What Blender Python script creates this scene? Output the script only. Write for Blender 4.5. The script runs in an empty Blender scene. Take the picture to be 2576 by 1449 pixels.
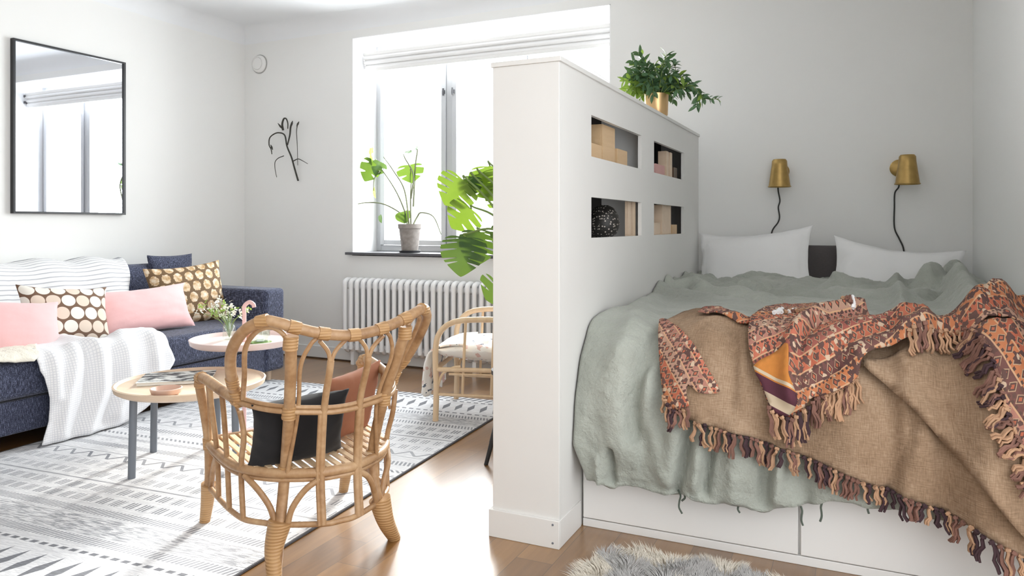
import bpy, bmesh, math, random
from math import sin, cos, pi, radians, sqrt, exp, floor as ffloor
from mathutils import Vector, Matrix, noise
from mathutils.geometry import delaunay_2d_cdt
random.seed(7)
D = bpy.data; SC = bpy.context.scene; COL = SC.collection

# ------------------------------------------------------------------ camera, sky, sun, exposure
EYE = 1.15; FPX = 1870.0; PX0 = 1288.0; HOR = 567.0; YAW = radians(25.1)
cd = D.cameras.new('camera'); cam = D.objects.new('camera', cd); COL.objects.link(cam)
cam.location = (0, 0, EYE); cam.rotation_euler = (pi/2, 0, YAW)
cd.sensor_width = 36; cd.lens = 36*FPX/2576; cd.shift_x = 0
cd.shift_y = -(724.5-HOR)/2576; cd.clip_start = 0.02; cd.clip_end = 200
SC.camera = cam
w = D.worlds.new('daylight'); SC.world = w; w.use_nodes = True
wn = w.node_tree.nodes; wl = w.node_tree.links
bg = wn['Background']; bg.inputs[0].default_value = (0.97, 0.985, 1.0, 1); bg.inputs[1].default_value = 3.1
sd = D.lights.new('sun', 'SUN'); sd.energy = 14.0; sd.angle = radians(11); sd.color = (1, .97, .92)
sun = D.objects.new('sun', sd); COL.objects.link(sun)
sdir = Vector((.20, -1, -.43)).normalized()
sun.rotation_euler = sdir.to_track_quat('-Z', 'Y').to_euler(); sun.location = (-3, 9, 5)
ad = D.lights.new('window_daylight', 'AREA'); ad.shape = 'RECTANGLE'; ad.size = 2.1; ad.size_y = 1.75; ad.energy = 230; ad.color = (.95, .98, 1)
al = D.objects.new('window_daylight', ad); COL.objects.link(al); al.location = (-2.75, 6.0, 1.95)
al.rotation_euler = Vector((0, -1, -.15)).to_track_quat('-Z', 'Y').to_euler()
SC.view_settings.view_transform = 'Standard'; SC.view_settings.look = 'None'
SC.view_settings.exposure = 0.09; SC.view_settings.gamma = 1.0; SC.view_settings.use_curve_mapping = False
try: SC.cycles.max_bounces = 10; SC.cycles.diffuse_bounces = 6; SC.cycles.transparent_max_bounces = 24
except Exception: pass

# ------------------------------------------------------------------ measuring helpers
SA, CA = sin(YAW), cos(YAW)
def ray(px, py):
    t = (px-PX0)/FPX
    return Vector((-SA+CA*t, CA+SA*t, (HOR-py)/FPX))
def at(px, py, X=None, Y=None, Z=None):
    r = ray(px, py)
    k = X/r.x if X is not None else Y/r.y if Y is not None else (Z-EYE)/r.z
    return Vector((0, 0, EYE))+r*k

# ------------------------------------------------------------------ object helpers
def tag(o, label=None, cat=None, group=None, kind=None):
    if label: o['label'] = label
    if cat: o['category'] = cat
    if group: o['group'] = group
    if kind: o['kind'] = kind
    return o
def thing(name, label, cat, loc=(0, 0, 0), rz=0, group=None):
    o = D.objects.new(name, None); COL.objects.link(o); o.empty_display_size = .1
    o.location = loc; o.rotation_euler = (0, 0, rz)
    return tag(o, label, cat, group)
def copy_thing(root, loc=None, rz=None, label=None):
    r = root.copy(); COL.objects.link(r)
    if loc is not None: r.location = loc
    if rz is not None: r.rotation_euler = (0, 0, rz)
    if label: r['label'] = label
    for ch in list(root.children):
        c = ch.copy(); COL.objects.link(c); c.parent = r
        for g in list(ch.children):
            q = g.copy(); COL.objects.link(q); q.parent = c
    return r
def crom(P, n=8, closed=False):
    P = [Vector(p) for p in P]
    if len(P) < 3 and not closed: 
        return [P[0].lerp(P[-1], i/n) for i in range(n+1)]
    out = []; N = len(P); segs = N if closed else N-1
    for i in range(segs):
        if closed: a, b, c, d = P[(i-1) % N], P[i], P[(i+1) % N], P[(i+2) % N]
        else:
            b, c = P[i], P[i+1]; a = P[i-1] if i > 0 else b*2-c; d = P[i+2] if i+2 < N else c*2-b
        for k in range(n):
            t = k/n
            out.append(.5*((2*b)+(c-a)*t+(2*a-5*b+4*c-d)*t*t+(3*b-a-3*c+d)*t**3))
    if not closed: out.append(P[-1])
    return out
class MB:
    def __init__(s): s.v = []; s.f = []; s.m = []; s.uv = None; s.M = None
    def add(s, vs, fs, mi=0):
        b = len(s.v)
        s.v += [tuple(s.M @ Vector(p)) if s.M else tuple(p) for p in vs]
        s.f += [tuple(i+b for i in f) for f in fs]; s.m += [mi]*len(fs); return s
    def box(s, a, b, mi=0, M=None):
        x0, y0, z0 = a; x1, y1, z1 = b
        vs = [Vector(p) for p in ((x0,y0,z0),(x1,y0,z0),(x1,y1,z0),(x0,y1,z0),(x0,y0,z1),(x1,y0,z1),(x1,y1,z1),(x0,y1,z1))]
        if M: vs = [M @ p for p in vs]
        return s.add(vs, [(0,3,2,1),(4,5,6,7),(0,1,5,4),(1,2,6,5),(2,3,7,6),(3,0,4,7)], mi)
    def tube(s, P, r, n=8, mi=0, cap=True, closed=False):
        P = [Vector(p) for p in P]; N = len(P)
        R = r if isinstance(r, (list, tuple)) else [r]*N
        if len(R) != N: R = [R[0]+(R[-1]-R[0])*i/(N-1) for i in range(N)] if len(R) == 2 else [R[min(len(R)-1, int(i*(len(R)-1)/(N-1)+.5))] for i in range(N)]
        T = []
        for i in range(N):
            t = (P[(i+1) % N]-P[i-1]) if closed else (P[min(i+1, N-1)]-P[max(i-1, 0)])
            T.append(t.normalized() if t.length > 1e-9 else Vector((0, 0, 1)))
        u = T[0].orthogonal().normalized(); vs = []
        for i in range(N):
            u = (u-T[i]*u.dot(T[i]))
            u = u.normalized() if u.length > 1e-6 else T[i].orthogonal().normalized()
            q = T[i].cross(u)
            for k in range(n):
                a = 2*pi*k/n; vs.append(P[i]+(u*cos(a)+q*sin(a))*R[i])
        fs = []
        for i in range(N if closed else N-1):
            j = (i+1) % N
            for k in range(n): fs.append((i*n+k, i*n+(k+1) % n, j*n+(k+1) % n, j*n+k))
        if cap and not closed: fs.append(tuple(range(n))[::-1]); fs.append(tuple((N-1)*n+k for k in range(n)))
        return s.add(vs, fs, mi)
    def lathe(s, prof, c=(0, 0, 0), n=32, mi=0, M=None, cap0=True, cap1=True):
        vs = []
        for (r, z) in prof:
            for k in range(n):
                a = 2*pi*k/n; p = Vector((r*cos(a), r*sin(a), z)); p = M @ p if M else p
                vs.append(p+Vector(c))
        fs = []
        for i in range(len(prof)-1):
            for k in range(n): fs.append((i*n+k, i*n+(k+1) % n, (i+1)*n+(k+1) % n, (i+1)*n+k))
        if cap0: fs.append(tuple(range(n))[::-1])
        if cap1: fs.append(tuple((len(prof)-1)*n+k for k in range(n)))
        return s.add(vs, fs, mi)
    def build(s, name, mats, parent=None, smooth=True, bevel=0, solid=0, sub=0, uvs=None, off=0):
        me = D.meshes.new(name); me.from_pydata(s.v, [], s.f); 
        if not isinstance(mats, (list, tuple)): mats = [mats]
        for m in mats: me.materials.append(m)
        if len(mats) > 1: me.polygons.foreach_set('material_index', s.m)
        if uvs:
            l = me.uv_layers.new(name='UVMap')
            for lp in me.loops: l.data[lp.index].uv = uvs[lp.vertex_index]
        me.validate(); me.update()
        o = D.objects.new(name, me); COL.objects.link(o)
        if smooth:
            me.polygons.foreach_set('use_smooth', [True]*len(me.polygons))
            if smooth != 'full':
                bm = bmesh.new(); bm.from_mesh(me)
                for e in bm.edges:
                    if len(e.link_faces) == 2 and e.calc_face_angle(0) > radians(42): e.smooth = False
                bm.to_mesh(me); bm.free()
        if solid:
            q = o.modifiers.new('thick', 'SOLIDIFY'); q.thickness = solid; q.offset = off
        if bevel:
            q = o.modifiers.new('bevel', 'BEVEL'); q.width = bevel; q.segments = 3; q.limit_method = 'ANGLE'; q.angle_limit = radians(40)
        if sub:
            q = o.modifiers.new('sub', 'SUBSURF'); q.levels = sub; q.render_levels = sub
        if parent: o.parent = parent
        return o
def boxo(name, a, b, m, parent=None, bevel=0.003):
    return MB().box(a, b).build(name, m, parent, smooth=bool(bevel), bevel=bevel)
def struct(o): o['kind'] = 'structure'; return o

# ------------------------------------------------------------------ node expressions
class NT:
    def __init__(s, mat): s.t = mat.node_tree; s.n = s.t.nodes; s.l = s.t.links
    def val(s, x): return X_(s, x)
    def node(s, typ, **kw):
        n = s.n.new(typ)
        for k, v in kw.items(): setattr(n, k, v)
        return n
    def math(s, op, *a):
        n = s.n.new('ShaderNodeMath'); n.operation = op
        for i, x in enumerate(a):
            x = x.k if isinstance(x, X_) else x
            if isinstance(x, (int, float)): n.inputs[i].default_value = x
            else: s.l.new(x, n.inputs[i])
        return X_(s, n.outputs[0])
    def coords(s, kind='Object'):
        n = s.n.new('ShaderNodeTexCoord'); q = s.n.new('ShaderNodeSeparateXYZ'); s.l.new(n.outputs[kind], q.inputs[0])
        return X_(s, q.outputs[0]), X_(s, q.outputs[1]), X_(s, q.outputs[2])
    def vec(s, x, y, z=0):
        n = s.n.new('ShaderNodeCombineXYZ')
        for i, a in enumerate((x, y, z)):
            a = a.k if isinstance(a, X_) else a
            if isinstance(a, (int, float)): n.inputs[i].default_value = a
            else: s.l.new(a, n.inputs[i])
        return n.outputs[0]
    def noise(s, v, scale=5, detail=3, rough=.5, dist=0, col=False):
        n = s.n.new('ShaderNodeTexNoise'); n.inputs['Scale'].default_value = scale; n.inputs['Detail'].default_value = detail
        n.inputs['Roughness'].default_value = rough; n.inputs['Distortion'].default_value = dist
        if v is not None: s.l.new(v, n.inputs['Vector'])
        return X_(s, n.outputs[0])
    def voro(s, v, scale=5, dist='EUCLIDEAN', out='Distance', rnd=1, feature='F1'):
        n = s.n.new('ShaderNodeTexVoronoi'); n.distance = dist; n.feature = feature; n.inputs['Scale'].default_value = scale
        n.inputs['Randomness'].default_value = rnd
        if v is not None: s.l.new(v, n.inputs['Vector'])
        return n.outputs[out]
    def mix(s, f, a, b):
        n = s.n.new('ShaderNodeMix'); n.data_type = 'RGBA'
        for i, x in ((0, f), (6, a), (7, b)):
            x = x.k if isinstance(x, X_) else x
            if isinstance(x, tuple): n.inputs[i].default_value = (*x[:3], 1)
            elif isinstance(x, (int, float)): n.inputs[i].default_value = x
            else: s.l.new(x, n.inputs[i])
        return n.outputs[2]
    def ramp(s, f, stops, const=False):
        n = s.n.new('ShaderNodeValToRGB'); cr = n.color_ramp
        if const: cr.interpolation = 'CONSTANT'
        while len(cr.elements) < len(stops): cr.elements.new(.5)
        for e, (p, c) in zip(cr.elements, stops): e.position = p; e.color = (*c, 1)
        s.l.new(f.k if isinstance(f, X_) else f, n.inputs[0]); return n.outputs[0]
    def bump(s, h, strength=.3, dist=.01):
        n = s.n.new('ShaderNodeBump'); n.inputs['Strength'].default_value = strength; n.inputs['Distance'].default_value = dist
        s.l.new(h.k if isinstance(h, X_) else h, n.inputs['Height']); return n.outputs[0]
class X_:
    def __init__(s, nt, k): s.nt = nt; s.k = k
    def __add__(s, o): return s.nt.math('ADD', s, o)
    def __radd__(s, o): return s.nt.math('ADD', s, o)
    def __sub__(s, o): return s.nt.math('SUBTRACT', s, o)
    def __rsub__(s, o): return s.nt.math('SUBTRACT', o, s)
    def __mul__(s, o): return s.nt.math('MULTIPLY', s, o)
    def __rmul__(s, o): return s.nt.math('MULTIPLY', s, o)
    def __truediv__(s, o): return s.nt.math('DIVIDE', s, o)
    def fr(s): return s.nt.math('FRACT', s)
    def fl(s): return s.nt.math('FLOOR', s)
    def ab(s): return s.nt.math('ABSOLUTE', s)
    def sn(s): return s.nt.math('SINE', s)
    def gt(s, o): return s.nt.math('GREATER_THAN', s, o)
    def lt(s, o): return s.nt.math('LESS_THAN', s, o)
    def mx(s, o): return s.nt.math('MAXIMUM', s, o)
    def mn(s, o): return s.nt.math('MINIMUM', s, o)
    def rng(s, a, b): return s.gt(a)*s.lt(b)
def newmat(name, col=(.8,.8,.8), rough=.5, metal=0, spec=None, sheen=0):
    m = D.materials.new(name); m.use_nodes = True; m.diffuse_color = (*col, 1)
    b = m.node_tree.nodes['Principled BSDF']; b.inputs['Base Color'].default_value = (*col, 1)
    b.inputs['Roughness'].default_value = rough; b.inputs['Metallic'].default_value = metal
    if spec is not None: b.inputs['Specular IOR Level'].default_value = spec
    if sheen: b.inputs['Sheen Weight'].default_value = sheen
    nt = NT(m); return m, nt, b
def setc(nt, b, c): nt.l.new(c.k if isinstance(c, X_) else c, b.inputs['Base Color'])
def setn(nt, b, c): nt.l.new(c, b.inputs['Normal'])
def plain(name, col, rough=.5, metal=0, var=.06, scale=8, bump=0, bscale=80, sheen=0, spec=None):
    m, nt, b = newmat(name, col, rough, metal, spec, sheen)
    tc = nt.node('ShaderNodeTexCoord').outputs['Object']
    n = nt.noise(tc, scale, 4)
    setc(nt, b, nt.mix(n, tuple(c*(1-var) for c in col), tuple(min(1, c*(1+var)) for c in col)))
    if bump: setn(nt, b, nt.bump(nt.noise(tc, bscale, 3), bump, .004))
    return m
M = {}
M['wall'] = plain('wall_paint', (.80, .80, .785), .85, var=.012, scale=1.5, bump=.05, bscale=150)
M['ceiling'] = plain('ceiling_paint', (.80, .815, .83), .9, var=.01)
M['white'] = plain('white_lacquer', (.80, .795, .78), .45, var=.012)
M['white2'] = plain('white_gloss', (.86, .86, .87), .3, var=.01)
M['frame'] = plain('window_frame_paint', (.50, .51, .53), .4, var=.02)
M['ventrim'] = plain('vent_rim', (.38, .38, .37), .6)
M['board'] = plain('divider_board', (.74, .735, .715), .55, var=.015)
M['black'] = plain('black_metal', (.012, .012, .014), .4)
M['slate'] = plain('sill_stone', (.10, .10, .11), .35, var=.2, scale=30)
M['grey_leg'] = plain('grey_lacquer', (.16, .18, .21), .45)
M['brass'] = plain('aged_brass', (.42, .28, .10), .38, metal=.85, var=.25, scale=30)
M['brasspot'] = plain('brushed_brass', (.72, .48, .24), .32, metal=.8, var=.1, scale=20)
M['cable'] = plain('black_cable', (.03, .03, .028), .6)
M['terracotta_pot'] = plain('weathered_pot', (.30, .27, .25), .9, var=.5, scale=30)
M['darkpot'] = plain('dark_saucer', (.03, .03, .035), .5)
M['soil'] = plain('soil', (.05, .035, .025), 1, var=.5, scale=60)
M['pinkmetal'] = plain('pink_powder_coat', (.78, .52, .50), .4)
M['twig'] = plain('dark_twig', (.045, .042, .035), .8, var=.4, scale=40)
M['stem'] = plain('green_stem', (.16, .24, .06), .5, var=.2)
M['palestem'] = plain('pale_stem', (.20, .22, .13), .6, var=.2)
M['linenwhite'] = plain('white_linen', (.84, .84, .84), .85, var=.02, bump=.25, bscale=60)
M['headgrey'] = plain('taupe_fabric', (.085, .075, .075), .9, var=.12, scale=120, bump=.3, bscale=300)
M['blackvelvet'] = plain('black_velvet', (.006, .006, .008), .9, sheen=.1)
M['terracloth'] = plain('terracotta_suede', (.33, .135, .075), .85, var=.15)
M['pinkvelvet'] = plain('pink_velvet', (.80, .47, .47), .75, var=.08, scale=6, bump=.2, bscale=25, sheen=.4)
M['duskpink'] = plain('dusty_pink', (.62, .36, .33), .8, var=.1)
M['fluff'] = plain('cream_fleece', (.80, .76, .66), .95, var=.1, scale=40, bump=.8, bscale=120)
M['paper'] = plain('book_paper', (.78, .78, .74), .7, var=.05)
M['cup'] = plain('copper_pink', (.55, .28, .18), .4, metal=.3)
M['petal'] = plain('white_petal', (.85, .86, .78), .6)
M['shadelining'] = plain('painted_interior_shade', (.035, .032, .03), .8)  # near-black colour standing in for the shade inside the bookcase
M['shadowgap'] = plain('dark_gap', (.03, .03, .03), .9)

def wood(name, c1, c2, axis='x', scale=1.0, rough=.45):
    m, nt, b = newmat(name, c1, rough); x, y, z = nt.coords()
    st = {'x': (1.5, 18, 18), 'y': (18, 1.5, 18), 'z': (18, 18, 1.5)}[axis]
    n = nt.noise(nt.vec(x*st[0]*scale, y*st[1]*scale, z*st[2]*scale), 1.6, 4, .6, .6)
    setc(nt, b, nt.mix(n, c1, c2)); return m
M['palewood'] = wood('pale_birch', (.62, .47, .33), (.78, .62, .47), 'x')
M['cratewood'] = wood('box_pine', (.52, .34, .17), (.72, .52, .32), 'y')
M['darkwood'] = wood('stained_wood', (.06, .035, .02), (.12, .07, .04), 'x')
# rattan: honey cane with darker knots along it
m, nt, b = newmat('rattan_cane', (.5, .28, .11), .42); x, y, z = nt.coords()
n = nt.noise(nt.vec(x*9, y*9, z*9), 1.0, 3); f = nt.noise(nt.vec(x*60, y*60, z*60), 1.0, 2)
setc(nt, b, nt.ramp(n*.7+f*.3, [(.25, (.19, .095, .040)), (.45, (.37, .215, .105)), (.7, (.53, .355, .20))])); M['rattan'] = m
m, nt, b = newmat('rattan_wrap', (.5, .28, .11), .5); x, y, z = nt.coords()
f = (z*620).sn()*.5+.5; n = nt.noise(nt.vec(x*20, y*20, z*60), 1.0, 2)
setc(nt, b, nt.mix(f*.3+n*.5, (.34, .18, .07), (.60, .38, .18))); setn(nt, b, nt.bump(f, .5, .003)); M['wrap'] = m
M['palerattan'] = wood('pale_rattan', (.62, .42, .24), (.80, .62, .42), 'z')
# floor planks along Y
m, nt, b = newmat('oak_floor', (.4, .22, .09), .34); x, y, z = nt.coords('Object'); b.inputs['Coat Weight'].default_value = 1; b.inputs['Coat Roughness'].default_value = .3; b.inputs['Coat IOR'].default_value = 1.55
W_ = .135; row = (x/W_).fl(); off = (row*12.9898).sn()*43.7; off = off.fr()*2.3
pl = ((y+off)/1.9).fl(); rnd = (row*78.233+pl*37.7).sn()*437.5; rnd = rnd.fr()
gr = nt.noise(nt.vec(x*26, y*2.0+rnd*9, rnd*5), 1.0, 5, .6, .8)
gr2 = nt.noise(nt.vec(x*90, y*5, rnd*5), 1.0, 3)
c = nt.ramp(gr*.55+rnd*.35+gr2*.12, [(.2, (.13, .058, .014)), (.5, (.23, .108, .028)), (.8, (.34, .175, .052))])
gx = (x/W_).fr(); gy = ((y+off)/1.9).fr()
gap = gx.lt(.014).mx(gy.lt(.0012))
setc(nt, b, nt.mix(gap, c, (.06, .03, .012))); setn(nt, b, nt.bump(gr2*.2+gap*-1.0, .15, .002)); M['floor'] = m
# sofa tweed
m, nt, b = newmat('navy_tweed', (.05, .06, .12), .95, sheen=.15); x, y, z = nt.coords()
n1 = nt.noise(nt.vec(x*40, y*260, z*260), 1.0, 2); n2 = nt.noise(nt.vec(x*260, y*260, z*40), 1.0, 2)
setc(nt, b, nt.ramp(n1*.5+n2*.5, [(.36, (.010, .012, .024)), (.5, (.032, .038, .072)), (.64, (.17, .19, .29))])); setn(nt, b, nt.bump(n1+n2, .4, .004)); M['tweed'] = m
# linen sage
m, nt, b = newmat('sage_linen', (.30, .33, .28), .9, sheen=.2); x, y, z = nt.coords('Object')
n1 = nt.noise(nt.vec(x*3, y*3, z*3), 1.0, 4); n2 = nt.noise(nt.vec(x*160, y*160, z*160), 1.0, 3)
setc(nt, b, nt.ramp(n1*.8+n2*.2, [(.3, (.29, .305, .265)), (.5, (.365, .385, .34)), (.7, (.44, .46, .41))])); setn(nt, b, nt.bump(nt.noise(nt.vec(x*22, y*22, z*22), 1.0, 5)*2.2+n2*.3, .6, .014)); M['sage'] = m
# burlap beige
m, nt, b = newmat('beige_weave', (.35, .24, .14), .95); u, v, _ = nt.coords('UV')
n1 = nt.noise(nt.vec(u*300, v*40, 0), 1.0, 2); n2 = nt.noise(nt.vec(u*40, v*300, 0), 1.0, 2); n3 = nt.noise(nt.vec(u*4, v*4, 0), 1.0, 3)
setc(nt, b, nt.ramp(n1*.3+n2*.3+n3*.4, [(.35, (.19, .12, .07)), (.5, (.30, .20, .125)), (.66, (.43, .31, .21))])); setn(nt, b, nt.bump(n1+n2, .5, .004)); M['burlap'] = m
# kilim
def kilim(name, ang, palette, scale=1.0):
    m, nt, b = newmat(name, (.5, .2, .1), .95); u, v, _ = nt.coords('UV')
    ca, sa = cos(ang)*scale, sin(ang)*scale
    wob = nt.noise(nt.vec(u*5, v*5, 0), 1.0, 2)*.02
    p = u*ca+v*sa+wob; q = v*ca-u*sa
    bandi = (p/.055).fl(); bf = (p/.055).fr()
    col = nt.ramp((bandi*.618+.13).fr(), palette, True)
    dm = ((q/.034).fr()-.5).ab()+(bf-.5).ab()
    col = nt.mix(dm.lt(.38), col, (.46, .32, .20))
    col = nt.mix(dm.lt(.30), col, (.035, .015, .02))
    col = nt.mix(dm.lt(.16), col, (.45, .10, .045))
    dm2 = ((q/.017).fr()-.5).ab()
    col = nt.mix(bf.lt(.16)*dm2.lt(.24), col, (.03, .015, .018))
    col = nt.mix(bf.rng(.9, 1.0), col, (.60, .36, .20))
    vc = nt.voro(nt.vec(u, v, 0), 95, out='Color'); s3 = nt.node('ShaderNodeSeparateXYZ'); nt.l.new(vc, s3.inputs[0]); vv = X_(nt, s3.outputs[0])
    col = nt.mix(vv.lt(.20), col, (.05, .02, .025)); col = nt.mix(vv.gt(.93), col, (.60, .46, .33))
    fade = nt.noise(nt.vec(u*9, v*9, 3), 1.0, 3); col = nt.mix(fade*.4, col, (.36, .21, .145))
    setc(nt, b, col); setn(nt, b, nt.bump(nt.noise(nt.vec(u*260, v*260, 0), 1.0, 2), .5, .004)); return m
PAL = [(0, (.46, .105, .05)), (.18, (.40, .17, .13)), (.34, (.52, .17, .06)), (.5, (.30, .07, .055)), (.64, (.44, .26, .19)), (.78, (.10, .03, .035)), (.9, (.50, .13, .075))]
M['kilim'] = kilim('kilim_weave', radians(62), PAL, 1.3)
M['kilim2'] = kilim('kilim_weave_flap', radians(-38), PAL, 1.3)
M['fringe'] = plain('wool_fringe', (.20, .10, .075), .95, var=.55, scale=25)
M['fringe2'] = plain('ochre_fringe', (.42, .25, .15), .95, var=.5, scale=25)
# white open weave throw
m, nt, b = newmat('white_open_weave', (.8, .8, .8), .95); u, v, _ = nt.coords('UV')
g = ((u*85).fr().lt(.25)).mx((v*85).fr().lt(.25)); n3 = nt.noise(nt.vec(u*6, v*6, 0), 1, 2)
setc(nt, b, nt.mix(g, (.86, .86, .87), (.70, .71, .74))); setn(nt, b, nt.bump(g*-1.0+nt.noise(nt.vec(u*18, v*18, 0), 1, 3), .5, .005)); M['throw'] = m
m, nt, b = newmat('striped_throw', (.8, .8, .8), .95); u, v, _ = nt.coords('UV')
g = ((v*34).fr().lt(.22)); band = (v*2.1).fr().rng(.25, .42)
c = nt.mix(g, (.80, .80, .80), (.45, .46, .49)); c = nt.mix(band, c, (.36, .37, .40)); setc(nt, b, c); setn(nt, b, nt.bump(g, .4, .004)); M['throw2'] = m
# cushions
def cushmat(name, base, dot, scale, r, hexa=True, var=(.7, .45, .38)):
    m, nt, b = newmat(name, base, .8); u, v, _ = nt.coords('UV')
    vv = v*scale; row = vv.fl(); uu = u*scale+(row*.5 if hexa else 0)
    a = uu.fr()-.5; c_ = vv.fr()-.5; d = nt.math('SQRT', a*a+c_*c_)
    rnd = (((uu.fl())*12.98+row*78.2).sn()*437.5).fr()
    c = nt.mix(rnd.gt(.55), dot, var)
    setc(nt, b, nt.mix(d.lt(r), base, c)); return m
M['dots'] = cushmat('medallion_print', (.16, .09, .055), (.80, .77, .70), 6.2, .47, True, (.72, .60, .50))
m, nt, b = newmat('gold_tile_print', (.6, .42, .25), .75); u, v, _ = nt.coords('UV')
vv = v*7.0; row = vv.fl(); uu = u*7.0+row*.5; a = (uu.fr()-.5).ab(); c_ = vv.fr()
n = nt.noise(nt.vec(u*18, v*18, 0), 1, 3); n5 = nt.noise(nt.vec(u*45, v*45, 3), 1, 2); tri = (a*a*3.4+(c_-.45)*(c_-.45)*2.2)+(n5-.5)*.6+.12
c = nt.ramp(n, [(.35, (.50, .31, .14)), (.5, (.70, .52, .33)), (.68, (.86, .78, .64))])
setc(nt, b, nt.mix(tri.gt(.60), c, (.17, .10, .045))); M['gold'] = m
m, nt, b = newmat('floral_fleece', (.8, .75, .7), .95); x, y, z = nt.coords()
n = nt.noise(nt.vec(x*16, y*16, z*16), 1, 3); n2 = nt.noise(nt.vec(x*22, y*22, z*22+5), 1, 2)
c = nt.mix(n.gt(.60), (.86, .84, .80), (.70, .50, .46)); c = nt.mix(n2.gt(.66), c, (.16, .18, .22)); setc(nt, b, c); M['floral'] = m
# leaves
def leafmat(name, c1, c2, trans=.5, gloss=.35):
    m, nt, b = newmat(name, c1, gloss); tc = nt.node('ShaderNodeTexCoord').outputs['Object']
    n = nt.noise(tc, 14, 3); col = nt.mix(n, c1, c2); setc(nt, b, col)
    tr = nt.node('ShaderNodeBsdfTranslucent'); mixs = nt.node('ShaderNodeMixShader'); mixs.inputs[0].default_value = trans
    bright = nt.mix(.5, col, (.24, .34, .03)); nt.l.new(bright, tr.inputs[0])
    out = nt.n['Material Output']; nt.l.new(b.outputs[0], mixs.inputs[1]); nt.l.new(tr.outputs[0], mixs.inputs[2]); nt.l.new(mixs.outputs[0], out.inputs[0]); return m
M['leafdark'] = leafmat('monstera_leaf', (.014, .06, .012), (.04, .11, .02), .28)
M['leafbright'] = leafmat('monstera_leaf_painted_sun', (.09, .19, .015), (.18, .28, .03), .40)  # lighter copy of the monstera leaf, sunlight put into its colour
M['leafgrey'] = leafmat('waxy_leaf', (.035, .10, .045), (.12, .22, .11), .12, .4)
M['leafyellow'] = leafmat('young_leaf', (.18, .32, .05), (.34, .48, .10), .35)
# glass: fresnel mix of clear and mirror-like
def glassmat(name, tint=(1, 1, 1), extra=0.0):
    m, nt, b = newmat(name, tint, .02); lw = nt.node('ShaderNodeLayerWeight'); lw.inputs[0].default_value = .5; fc = X_(nt, lw.outputs['Facing']); fr = nt.math('POWER', fc, 5.0)*.9+.04
    t = nt.node('ShaderNodeBsdfTransparent'); t.inputs[0].default_value = (*tint, 1); g = nt.node('ShaderNodeBsdfGlossy'); g.inputs['Roughness'].default_value = .01
    mx = nt.node('ShaderNodeMixShader'); nt.l.new((fr+extra).k, mx.inputs[0]); nt.l.new(t.outputs[0], mx.inputs[1]); nt.l.new(g.outputs[0], mx.inputs[2])
    nt.l.new(mx.outputs[0], nt.n['Material Output'].inputs[0]); return m
M['glass'] = glassmat('window_glass', (.98, .99, .99)); M['tumbler'] = glassmat('clear_glass', (.90, .95, .92), .08)
M['mirror'] = newmat('mirror_silver', (.80, .82, .87), .0, 1.0)[0]
# rug
RX, RY, RW, RL, RR = -3.98, 1.22, 2.05, 3.02, radians(3.4)
m, nt, b = newmat('flatweave_rug', (.8, .8, .8), .95); u, v, _ = nt.coords('Object')
vc = (v-1.52).ab(); wv = nt.noise(nt.vec(u*30, v*220, 0), 1, 2)
def band(a, z): return vc.rng(a, z)
def bl(per, duty, slope=0.0): return ((u*(1/per)+vc*slope).fr()).lt(duty)
ink = band(.02, .05)*bl(.03, .5, 30)
ink = ink.mx(band(.12, .17)*bl(.022, .55, 12)); ink = ink.mx(band(.24, .245)); ink = ink.mx(band(.26, .33)*(((u/.12).fr()-.5).ab()*2-(vc-.26)/.07).ab().lt(.16))
ink = ink.mx(band(.36, .42)*bl(.016, .4)*bl(.07, .62)); ink = ink.mx(band(.47, .53)*bl(.016, .45)*bl(.07, .62))
ink = ink.mx(band(.56, .57)); ink = ink.mx(band(.60, .66)*bl(.017, .55)*bl(.075, .7)); ink = ink.mx(band(.70, .76)*bl(.017, .55)*bl(.075, .7))
ink = ink.mx(band(.80, .85)*bl(.02, .5, 18)); st = nt.noise(nt.vec(u*14, v*170, 0), 1, 2).gt(.50)
ink = ink.mx(band(.87, 1.0)*st*.75); ink = ink.mx(band(1.01, 1.06)*bl(.02, .5, 20))
bold = band(1.10, 1.118)*bl(.05, .6, 6)
q1 = (u/.085+vc*1.6).fr(); q2 = ((vc-1.15)/.20)
lf = ((q1-.5).ab()*1.75+((q2.fr())-.5).ab()).lt(.44); bold = bold.mx(band(1.15, 1.35)*lf); bold = bold.mx(band(1.375, 1.395)*bl(.05, .6, 6)); bold = bold.mx(band(1.42, 1.5)*bl(.05, .5, -9))
basec = nt.mix(wv, (.66, .665, .68), (.82, .82, .83))
wear = nt.noise(nt.vec(u*3, v*3, 1), 1, 3)
c = nt.mix(ink*(wear*.9+.22), basec, (.09, .10, .125)); c = nt.mix(bold*.85, c, (.07, .075, .09))
c = nt.mix(st*.26, c, (.25, .26, .30))
edge = u.lt(.012).mx(u.gt(RW-.008)); c = nt.mix(edge, c, (.10, .10, .11)); setc(nt, b, c); setn(nt, b, nt.bump(wv, .5, .004)); M['rug'] = m
m, nt, b = newmat('dotted_ceramic', (.03, .03, .03), .5); x, y, z = nt.coords()
d = X_(nt, nt.voro(nt.vec(x, y, z), 85, feature='F1', rnd=.5)); setc(nt, b, nt.mix(d.lt(.30), (.02, .018, .016), (.50, .45, .40))); M['dotted'] = m
m, nt, b = newmat('photo_page', (.5, .5, .5), .5); x, y, z = nt.coords()
n = nt.noise(nt.vec(x*22, y*14, 0), 1, 3); setc(nt, b, nt.ramp(n, [(.44, (.03, .035, .04)), (.5, (.35, .37, .36)), (.56, (.72, .73, .70))])); M['photo'] = m

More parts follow.
